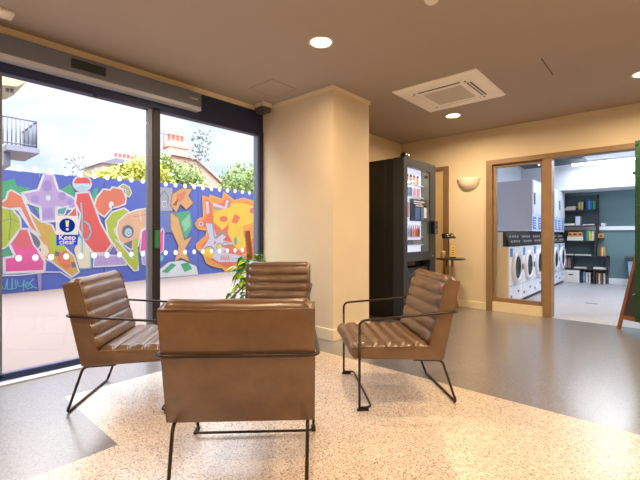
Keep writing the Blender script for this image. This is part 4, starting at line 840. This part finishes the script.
# fourth level: flat papers and right-hand books
for x, w, h, c, l in ((-1.205, .035, .22, (60, 160, 90), 'green book upright on the shelf end'), (-1.165, .035, .23, (224, 70, 60), 'red book upright on the shelf end'), (-1.125, .035, .2, (240, 220, 200), 'white spined book upright on the shelf end'), (-1.085, .035, .22, (206, 180, 110), 'tan book rightmost on the shelf end')): book(x, .662, w, h, c, l)
lying(-1.81, .662, .2, .2, .028, (206, 210, 224), 'pale magazine lying at left on the fourth shelf'); lying(-1.5, .662, .34, .2, .028, (196, 206, 220), 'pale magazine lying in the middle of the fourth shelf')
# fifth
book(-1.86, .352, .07, .25, (206, 170, 176), 'pink book at the left of the fifth shelf'); book(-1.785, .352, .06, .24, (226, 190, 196), 'pale pink book beside the pink one on the fifth shelf')
lying(-1.56, .352, .25, .2, .03, (206, 206, 216), 'pale magazine lying at left on the fifth shelf'); lying(-1.17, .352, .25, .2, .045, (220, 220, 224), 'thick white magazine lying at right on the fifth shelf')
# floor level
t = thing('storage_crate', 'white storage crate with a dark handle slot under the shelves', 'crate', (-1.74, LY1-.17, 0)); bm = bmesh.new(); bx(bm, (-.17, -.13, 0), (.17, .13, .26), 0, .01); obj('body', bm, mat('crate_white', (232, 228, 224), .5), t); bm = bmesh.new(); bx(bm, (-.175, -.135, .25), (.175, .135, .3), 0, .008); obj('lid', bm, LWHITE, t)
box('handle_slot', (-.05, -.134, .18), (.05, -.129, .205), BLACK, t)
for i, (x, w, h, c, l) in enumerate(((-1.53, .04, .25, (50, 54, 70), 'black binder leftmost on the floor row'), (-1.48, .05, .27, (110, 160, 206), 'blue binder on the floor row'), (-1.425, .05, .26, (222, 224, 228), 'white binder on the floor row beside the blue one'), (-1.37, .045, .26, (236, 234, 230), 'off-white binder on the floor row left of the upright'), (-1.23, .045, .27, (130, 76, 60), 'brown binder on the floor row right of the upright'), (-1.18, .04, .25, (226, 220, 210), 'cream binder on the floor row'), (-1.135, .04, .26, (120, 86, 76), 'dark brown binder on the floor row'), (-1.09, .035, .26, (214, 206, 200), 'grey-white binder rightmost on the floor row'))): book(x, .001, w, h, c, l, grp='binders on the floor row', kind='binder', cat='binder')

t = thing('waste_bin', 'pale blue waste bin with dark lid by the teal wall', 'bin', (-.48, 11.2, 0))
bm = bmesh.new(); prism(bm, [(-.13, .0), (.13, 0), (.17, .58), (-.17, .58)], -.14, .14, 0, 'y', .01); obj('body', bm, mat('bin_blue', (150, 182, 214), .5), t)
bm = bmesh.new(); bx(bm, (-.22, -.18, .575), (.22, .18, .66), 0, .015); obj('lid', bm, mat('bin_dark', (52, 66, 72), .5), t)
bm = bmesh.new(); bx(bm, (-.2, -.19, .66), (.2, .17, .69), 0, .01); obj('lid_flap', bm, mat('bin_teal', (70, 100, 100), .5), t)

TUBE = mat('tube_glow', (245, 250, 255), .5, emit=(236, 244, 255), es=7)
t = thing('tube_light', 'long white tube light on the laundry ceiling before the bulkhead', 'ceiling light', (-.4, 10.3, 2.79))
box('housing', (-1.2, -.05, -.05), (1.5, .05, 0), LWHITE, t); box('diffuser', (-1.18, -.04, -.085), (1.48, .04, -.05), TUBE, t, label='glowing white diffuser')
t = thing('round_ceiling_light', 'small round glowing light on the laundry ceiling', 'ceiling light', (-.83, 9.36, 2.79)); bm = bmesh.new(); lathe(bm, [(0, -.05), (.08, -.045), (.1, -.02)], n=20); obj('diffuser', bm, TUBE, t); bm = bmesh.new(); lathe(bm, [(.1, -.025), (.12, -.02), (.125, 0)], n=20); obj('rim', bm, LWHITE, t)
t = thing('ceiling_slat_panel', 'dark grey slatted panel on the laundry ceiling near the oak post', 'ceiling_panel', (-1.95, 10.1, 2.79)); box('frame', (-.65, -.4, -.02), (.65, .4, 0), mat('panel_grey', (96, 116, 132), .5), t)  # flat dark grey-blue slatted panel under the laundry ceiling
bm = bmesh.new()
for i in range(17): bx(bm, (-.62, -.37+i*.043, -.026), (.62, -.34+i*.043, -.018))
obj('slats', bm, mat('slat_dark', (70, 84, 96), .5), t)
for x, y, e in ((-.4, 10.1, 26), (.2, 8.2, 46)):
    l = bpy.data.lights.new('tube_lamp', 'AREA'); l.shape = 'RECTANGLE'; l.size = 2.4; l.size_y = .12; l.energy = e; l.color = (.86, .94, 1)
    o = bpy.data.objects.new('tube_lamp', l); COL.objects.link(o); o.location = (x, y, 2.68)
bm = bmesh.new(); bx(bm, (-1.0, 8.14, 2.72), (1.4, 8.26, 2.79)); tag(obj('tube_light', bm, TUBE), 'second tube light on the laundry ceiling, out of the frame', 'ceiling light')
t = thing('floor_drain', 'small dark slot in the pale laundry floor', 'drain', (-.95, 7.95, 0)); box('slot', (-.09, -.02, .0), (.09, .02, .004), GREYAL, t)

# ------------------------------------------------------------------ chalkboard and green partition
t = thing('a_frame_chalkboard', 'wooden A-frame chalkboard standing before the laundry opening', 'chalkboard', (-.125, 5.82, 0), R(-32))
CW = mat('aframe_wood', (128, 78, 42), .5, var=.2, scale=9)
W2_, HT, LEAN = .37, 1.12, .38
def lean(p): return (p[0], p[1]+p[2]*LEAN/HT, p[2])
def lbox(name, lo, hi, m, parent=t, y0=0):
    bm = bmesh.new(); vs = bx(bm, lo, hi, 0)
    for v in bm.verts: v.co = Vector(lean(v.co))
    return obj(name, bm, m, parent)
for s in (-1, 1): lbox('leg', (s*W2_-.018, -.014, .0), (s*W2_+.018, .014, HT), CW)
lbox('rail', (-W2_+.022, -.013, HT-.05), (W2_-.022, .013, HT), CW); lbox('rail', (-W2_+.016, -.013, .12), (W2_-.016, .013, .17), CW)
bd = lbox('chalk_panel', (-W2_+.022, -.005, .17), (W2_-.022, .005, HT-.05), mat('slate_black', (46, 50, 52), .7, var=.1, scale=8))
bm = bmesh.new()
for (x, z, w) in ((-.3, .42, .05), (-.27, .52, .07), (-.31, .62, .06), (-.1, .5, .2), (.05, .8, .2)): tube(bm, [lean((x, -.008, z)), lean((x+w*.5, -.008, z+.02)), lean((x+w, -.008, z))], .004, 5)
obj('chalk_marks', bm, mat('chalk', (226, 228, 226), .9), bd)
for s in (-1, 1):
    bm = bmesh.new(); tube(bm, [(s*(W2_-.05), LEAN*2-.03, .014), (s*(W2_-.05), LEAN+.02, HT-.03)], .016, 6); obj('leg', bm, CW, t)

g = thing('green_partition', 'dark green leafy partition panel at the right edge, before the chalkboard', 'partition', (.12, 5.55, 0))
box('panel', (-.38, -.03, .2), (.38, .03, 2.19), mat('partition_green', (18, 66, 38), .8, var=.2, scale=40, bump=.5), g)
bm = bmesh.new()
rr = random.Random(3)
for i in range(2600):
    x = rr.uniform(-.378, .378); z = rr.uniform(.205, 2.185); leaf_s = rr.uniform(.012, .02)
    p = Vector((x, -.03, z)); d = Vector((rr.uniform(-1, 1), -.3, rr.uniform(-1, 1))).normalized()*leaf_s; s = d.orthogonal().normalized()*leaf_s*.35
    q = p+d; q.x = max(-.385, min(.385, q.x)); q.z = max(.2, min(2.19, q.z))
    bm.faces.new([bm.verts.new(p-s*.5), bm.verts.new((p+q)/2+s), bm.verts.new(q), bm.verts.new((p+q)/2-s)])
obj('leaves', bm, [mat('ivy', (18, 72, 40), .7, var=.2, scale=30)], g)
bm = bmesh.new()
for x in (.1, .34): bx(bm, (x-.02, -.02, .01), (x+.02, .02, .22)); bx(bm, (x-.03, -.2, 0), (x+.03, .2, .02))
obj('feet', bm, BLACK, g)
bm = bmesh.new(); lathe(bm, [(0, 0), (.016, 0), (.02, .012), (.012, .022), (0, .024)], (-.38, 0, 1.84), 12, 0, Matrix.Rotation(R(-90), 3, 'Y')); obj('edge_knob', bm, BLACK, g)

# ------------------------------------------------------------------ outside: pavement, hoarding, buildings, trees
struct(box('floor_pavement', (-60, -30, -.12), (XL-.12, 60, -.01), PAVE), 'pale pinkish pavement outside')
HA = Vector((-9.66, 1.53, 0)); HB = Vector((-10.314, 7.14, 0)); hd_ = (HB-HA).normalized(); hang = math.atan2(hd_.y, hd_.x)
hz = thing('mural_hoarding', 'long blue hoarding outside painted with a colourful graffiti mural', 'hoarding', (HA.x, HA.y, 0), hang)
HBLUE = mat('hoarding_blue', (58, 74, 142), .7, var=.05, scale=1.5)
# local: x along the hoarding, -y faces the shop (+x world)
edges = [-6, -4.4, -2.8, -1.1, .67, 1.965, 3.2, 4.63, 6.063, 7.6, 9.2, 11, 13]
def top(s): return 2.412+.04*max(0, min(s, 4.2)) if s < 4.2 else 2.58
for a, b in zip(edges, edges[1:]):
    bm = bmesh.new(); prism(bm, [(a+.008, 0), (b-.008, 0), (b-.008, top(b)), (a+.008, top(a))], 0, .03, 0, 'y'); obj('panel', bm, HBLUE, hz)
bm = bmesh.new()
for a in edges: bx(bm, (a-.05, .031, 0), (a+.05, .1, 2.35))
obj('posts', bm, GREYAL, hz)
PAL = dict(white=(238, 240, 250), green=(70, 180, 128), lime=(186, 206, 62), mustard=(222, 178, 88), salmon=(236, 124, 96), orange=(236, 132, 98), slate=(104, 112, 140), pink=(244, 92, 172), rose=(230, 104, 120), cream=(248, 232, 206), lilac=(196, 172, 228), purple=(172, 140, 216), violet=(176, 150, 222), teal=(86, 170, 176), red=(236, 88, 88), cyan=(110, 206, 232), sky=(190, 224, 248), olive=(184, 182, 118), peach=(240, 188, 150), magenta=(236, 76, 164), greypaint=(176, 180, 196), blue2=(104, 128, 208), tan=(232, 180, 118), brown=(146, 92, 56), mint=(150, 214, 176), orange2=(250, 158, 70), gold=(252, 190, 90), redorange=(240, 112, 72), lav=(214, 212, 238), yellow=(250, 208, 62))
dk = lambda v: tuple(x*.68 for x in v)
mm = {k: mat('paint_'+k, dk(v), .6, var=.05, scale=3) for k, v in PAL.items()}; keys = list(PAL)
bm = bmesh.new(); lay = 0
from mathutils.geometry import tessellate_polygon
for kind, c, w, pts in MURAL:
    lay += 1; y = -.002-lay*.0002; mi = keys.index(c)
    P = [Vector((a, max(.0, min(b, top(a)-.005)), 0)) for a, b in pts]
    if kind == 'f':
        vs = [bm.verts.new((p.x, y, p.y)) for p in P]
        for tri in tessellate_polygon([P]):
            try: f = bm.faces.new([vs[i] for i in tri]); f.material_index = mi
            except ValueError: pass
    else:
        w *= .18; n = len(P); seg = [(P[i], P[(i+1) % n]) for i in range(n if kind == 'c' else n-1)]
        for a, b in seg:
            d = (b-a)
            if d.length < 1e-4: continue
            d.normalize(); q = Vector((-d.y, d.x, 0))*w; e = d*w*.7
            f = bm.faces.new([bm.verts.new((p.x, y, max(.0, p.y))) for p in (a-e-q, b+e-q, b+e+q, a-e+q)]); f.material_index = mi
for f in bm.faces:
    f.normal_update()
    if f.normal.y > 0: f.normal_flip()
obj('mural', bm, [mm[k] for k in keys], hz, label='colourful graffiti lettering and shapes')

BR = mat('render_cream', (178, 168, 160), .8, var=.04, scale=1); BGREY = mat('balcony_grey', (128, 130, 146), .6); RAIL = mat('balcony_rail', (96, 100, 118), .5)
t = thing('building', 'pale building with a railed balcony at the left edge behind the hoarding', 'building', (-14, 1.2, 0))
box('wall', (-6, -6, 0), (0, 1.0, 9), BR, t)
box('balcony_slab', (-.4, .95, 3.36), (1.3, 1.66, 3.5), BGREY, t); box('balcony_bracket', (-.4, .95, 3.0), (.9, 1.1, 3.36), BGREY, t)
bm = bmesh.new()
for z in (4.22, 3.56): tube(bm, [(1.25, .6, z), (1.25, 1.6, z), (-.35, 1.6, z)], .022, 6)
for i in range(11): tube(bm, [(1.25, .7+i*.09, 3.5), (1.25, .7+i*.09, 4.22)], .014, 5)
for i in range(12): tube(bm, [(1.25-i*.14, 1.6, 3.5), (1.25-i*.14, 1.6, 4.22)], .014, 5)
obj('balcony_railing', bm, RAIL, t)
bm = bmesh.new(); prism(bm, [(.7, 5.02), (1.2, 5.1), (1.4, 5.28), (1.4, 5.5), (.7, 5.5)], -.4, 1.1, 0, 'x'); obj('upper_balcony', bm, mat('upper_cream', (168, 158, 130), .7), t)
for y in (1.05, 1.15): bm = bmesh.new(); lathe(bm, [(0, -.1), (.035, -.1), (.04, 0), (0, 0)], (.8, y, 5.09), 8); obj('lamp_fitting', bm, RAIL, t)
box('window', (0, -.6, 4.0), (.02, .4, 5.4), mat('far_window', (120, 136, 160), .2), t)

BRICK = mat('pale_brick', (182, 154, 142), .8, var=.12, scale=3); ROOFP = mat('pale_roof', (176, 152, 142), .8, var=.1, scale=2)
t = thing('house', 'pinkish brick house with a sloping gable and tall chimney beyond the hoarding', 'house', (-22, 12, 0))
bm = bmesh.new(); prism(bm, [(-1.6, 0), (5, 0), (5, 3.2), (3.6, 4.0), (1.1, 5.85), (-.6, 5.9), (-1.6, 4.9)], -4, 0, 0, 'x'); obj('gable_wall', bm, BRICK, t)
bm = bmesh.new(); prism(bm, [(5.1, 3.1), (5.15, 3.25), (1.1, 6.0), (-.6, 6.06), (-1.7, 4.95), (-1.7, 4.85), (-.55, 5.92), (1.05, 5.87)], -4.1, .15, 0, 'x'); obj('roof', bm, ROOFP, t)
bm = bmesh.new(); bx(bm, (-.9, -.62, 5.5), (-.1, .62, 6.55)); bx(bm, (-.95, -.7, 6.45), (-.05, .7, 6.62)); bx(bm, (-.98, -.5, 6.62), (-.1, .5, 6.85)); ch = obj('chimney', bm, BRICK, t)
for i in range(4):
    bm = bmesh.new(); lathe(bm, [(.1, 0), (.09, .1), (.085, .38), (.105, .4), (.105, .45), (.07, .45)], (-.5, -.42+i*.28, 6.85), 12); obj('chimney_pot', bm, mat('terracotta', (176, 104, 82), .7), ch)
bm = bmesh.new(); tube(bm, [(-.5, -.75, 6.3), (-.5, -.75, 7.5)], .02, 6); tube(bm, [(-.5, -1.2, 7.22), (-.5, -.35, 7.22)], .016, 5)
for i in range(4): tube(bm, [(-.7, -1.15+i*.2, 7.22), (-.3, -1.15+i*.2, 7.22)], .01, 5)
obj('aerial', bm, RAIL, t)
t = thing('house', 'distant grey-roofed house with red chimney pots above the hedge', 'house', (-30, 12.2, 0))
box('wall', (-4, -1.7, 0), (0, 1.6, 6.3), BR, t); bm = bmesh.new(); prism(bm, [(-1.9, 6.28), (1.8, 6.28), (1.0, 6.6), (-.9, 6.75)], -4.2, .2, 0, 'x'); obj('roof', bm, mat('slate_roof', (112, 112, 130), .7), t)
bm = bmesh.new(); bx(bm, (-.8, -.85, 6.5), (-.2, .7, 6.9)); ch = obj('chimney', bm, BRICK, t)
for i in range(5):
    bm = bmesh.new(); lathe(bm, [(.1, 0), (.09, .3), (.11, .33), (.06, .35)], (-.5, -.65+i*.3, 6.9), 10); obj('chimney_pot', bm, mat('terracotta', (158, 96, 80), .7), ch)

def tree(label, x, y, blobs, cols, n, seed, ls=.16, group='trees beyond the hoarding', trunk=2.5, kind='tree', cat='tree'):
    t = thing(kind, label, cat, (x, y, 0), 0, group); rn = random.Random(seed)
    bm = bmesh.new(); tube(bm, [(0, 0, -.02), (.05, 0, trunk*.5), (0, .05, trunk)], .09, 8, taper=.6)
    for b in blobs: tube(bm, [(0, 0, trunk*.75), ((b[0])*.6, b[1]*.6, (b[2]+trunk)/2), (b[0], b[1], b[2])], .035, 6, taper=.4)
    obj('trunk', bm, mat('bark', (120, 98, 80), .9), t)
    bm = bmesh.new()
    tot = sum(b[3]**2 for b in blobs)
    for b in blobs:
        for i in range(int(n*b[3]**2/tot)):
            v = Vector((rn.gauss(0, 1), rn.gauss(0, 1), rn.gauss(0, 1))).normalized()*b[3]*rn.uniform(.55, 1.08); v.z *= b[4] if len(b) > 4 else .85
            p = Vector((b[0], b[1], b[2]))+v; d = (v.normalized()+Vector((rn.uniform(-1, 1), rn.uniform(-1, 1), rn.uniform(-1, 1)))).normalized(); s = d.orthogonal(); s = (Matrix.Rotation(rn.uniform(0, 6.28), 3, d) @ s).normalized(); L_ = ls*rn.uniform(.7, 1.3)
            e = d.cross(s)
            f = bm.faces.new([bm.verts.new(p-s*L_*.5), bm.verts.new(p+e*L_*.3), bm.verts.new(p+s*L_*.6), bm.verts.new(p-e*L_*.3)]); f.material_index = rn.randrange(len(cols))
    obj('foliage', bm, cols, t); return t
def lm(n, c): return mat(n, tuple(x*.8 for x in c), .6)
Y1 = [lm('leaf_y1', (206, 208, 70)), lm('leaf_y2', (186, 196, 60)), lm('leaf_y3', (226, 220, 96))]
G1 = [lm('leaf_g1', (150, 178, 92)), lm('leaf_g2', (176, 196, 110)), lm('leaf_g3', (126, 156, 84))]
G2 = [lm('leaf_h1', (190, 202, 124)), lm('leaf_h2', (150, 174, 110)), lm('leaf_h3', (208, 208, 150))]
tree('broad yellow-green bush above the hoarding, left of the dark window post', -14, 5.5, [(-.0, -.75, 2.75, .62), (0, .1, 2.95, .75), (.1, .75, 3.3, .8), (-.2, 1.2, 3.0, .7)], Y1, 5200, 11, .13, trunk=2.2)
tree('light green tree over the hoarding, right of the dark window post', -16, 8.23, [(0, -0.114286, 3.38, 0.80), (0.114286, 0.628571, 3.61, 0.86), (-0.114286, 1.25714, 3.15, 0.69), (0, -0.342857, 4.18, 0.51)], G1, 4200, 12, .13, trunk=2.4)
tree('sparse cream-green tree below the pinkish gable', -14, 8.9, [(0, -.4, 2.75, .55), (0, .4, 2.6, .55), (.1, .9, 2.55, .5)], G2, 2400, 13, .12, trunk=2.2)
tree('rounded green tree above the hoarding beside the right window frame', -16, 12.23, [(0, 0, 3.72, 1.20), (0.228571, 0.8, 3.61, 1.09), (0, -0.514286, 3.26, 0.91), (0, 1.37143, 3.84, 1.03)], G1, 7000, 14, .14, trunk=2.4)
def spray(label, x, y, z, pts, cols, seed, ls, group=None, base=0):
    t = thing('climbing_shrub', label, 'shrub', (x, y, 0), 0, group); rn = random.Random(seed)
    bm = bmesh.new(); tube(bm, pts, .022, 6, rad=.2, taper=.5); obj('stem', bm, mat('twig', (120, 124, 118), .8), t)
    bm = bmesh.new(); P = [Vector(p) for p in pts]
    for i in range(150):
        k = rn.uniform(.35, 1)*(len(P)-1); j = min(int(k), len(P)-2); p = P[j].lerp(P[j+1], k-j)+Vector((rn.gauss(0, .06), rn.gauss(0, ls*1.5), rn.gauss(0, ls*1.6)))
        d = Vector((rn.uniform(-1, 1), rn.uniform(-1, 1), rn.uniform(-1, 1))).normalized()*ls; s = d.orthogonal().normalized()*ls*.2
        bm.faces.new([bm.verts.new(p-d*.5), bm.verts.new(p+s), bm.verts.new(p+d*.5), bm.verts.new(p-s)])
    obj('foliage', bm, cols, t); return t
spray('thin grey-green branch with narrow leaves rising beside the tall chimney', -20.5, 12.4, 0, [(0, 0, 0), (0, .1, 4.5), (0, -.1, 5.6), (0, .05, 6.2), (0, .45, 7.1)], [lm('leaf_grey', (130, 142, 140))], 21, .24)
spray('slanting bare branch with grey leaves above the left part of the hoarding', -12, 3.82, 0, [(0, .18, 0), (0, .13, 2.26), (0, -.09, 2.75), (0, -.42, 3.24)], [lm('leaf_grey2', (150, 156, 150))], 22, .08)

# ------------------------------------------------------------------ light: sky, sun, camera
w = bpy.data.worlds.new('sky'); C.world = w; w.use_nodes = True; nt = w.node_tree; nt.nodes.clear(); L = nt.links.new
o = nt.nodes.new('ShaderNodeOutputWorld'); bg = nt.nodes.new('ShaderNodeBackground'); tc = nt.nodes.new('ShaderNodeTexCoord')
mp = nt.nodes.new('ShaderNodeMapping'); mp.inputs['Scale'].default_value = (1.6, 1.6, 4.5); no = nt.nodes.new('ShaderNodeTexNoise'); no.inputs['Scale'].default_value = 2.2; no.inputs['Detail'].default_value = 7; no.inputs['Roughness'].default_value = .55
r = nt.nodes.new('ShaderNodeValToRGB'); e = r.color_ramp.elements
e[0].position = .36; e[0].color = (.68, .82, .98, 1); e[1].position = .56; e[1].color = (.97, .98, 1, 1)
L(tc.outputs['Generated'], mp.inputs['Vector']); L(mp.outputs[0], no.inputs['Vector']); L(no.outputs['Fac'], r.inputs['Fac']); 
sx = nt.nodes.new('ShaderNodeSeparateXYZ'); L(tc.outputs['Generated'], sx.inputs[0]); mr = nt.nodes.new('ShaderNodeMapRange'); mr.inputs['From Min'].default_value = .34; mr.inputs['From Max'].default_value = .75; mr.inputs['To Min'].default_value = 1; mr.inputs['To Max'].default_value = 11
L(sx.outputs['Z'], mr.inputs['Value']); vm_ = nt.nodes.new('ShaderNodeVectorMath'); vm_.operation = 'SCALE'; L(r.outputs['Color'], vm_.inputs[0]); L(mr.outputs[0], vm_.inputs['Scale']); L(vm_.outputs[0], bg.inputs['Color']); bg.inputs['Strength'].default_value = .92; L(bg.outputs[0], o.inputs['Surface'])
sun = bpy.data.lights.new('sun', 'SUN'); sun.energy = 1.5; sun.angle = R(6); sun.color = (1, .95, .88)
so = bpy.data.objects.new('sun', sun); COL.objects.link(so); so.rotation_euler = (Vector((-.62, .25, -.95))).to_track_quat('-Z', 'Y').to_euler()

cam = bpy.data.cameras.new('camera'); cam.sensor_width = 36; cam.lens = 390/640*36; cam.shift_y = -4.8/640; cam.clip_start = .02; cam.clip_end = 300
co = bpy.data.objects.new('camera', cam); COL.objects.link(co); co.location = (0, 0, 1.15); co.rotation_euler = (R(90), 0, R(41.62)); C.camera = co
vs = C.view_settings; vs.view_transform = 'Standard'; vs.look = 'None'; vs.gamma = 1; vs.use_curve_mapping = False; vs.exposure = .3
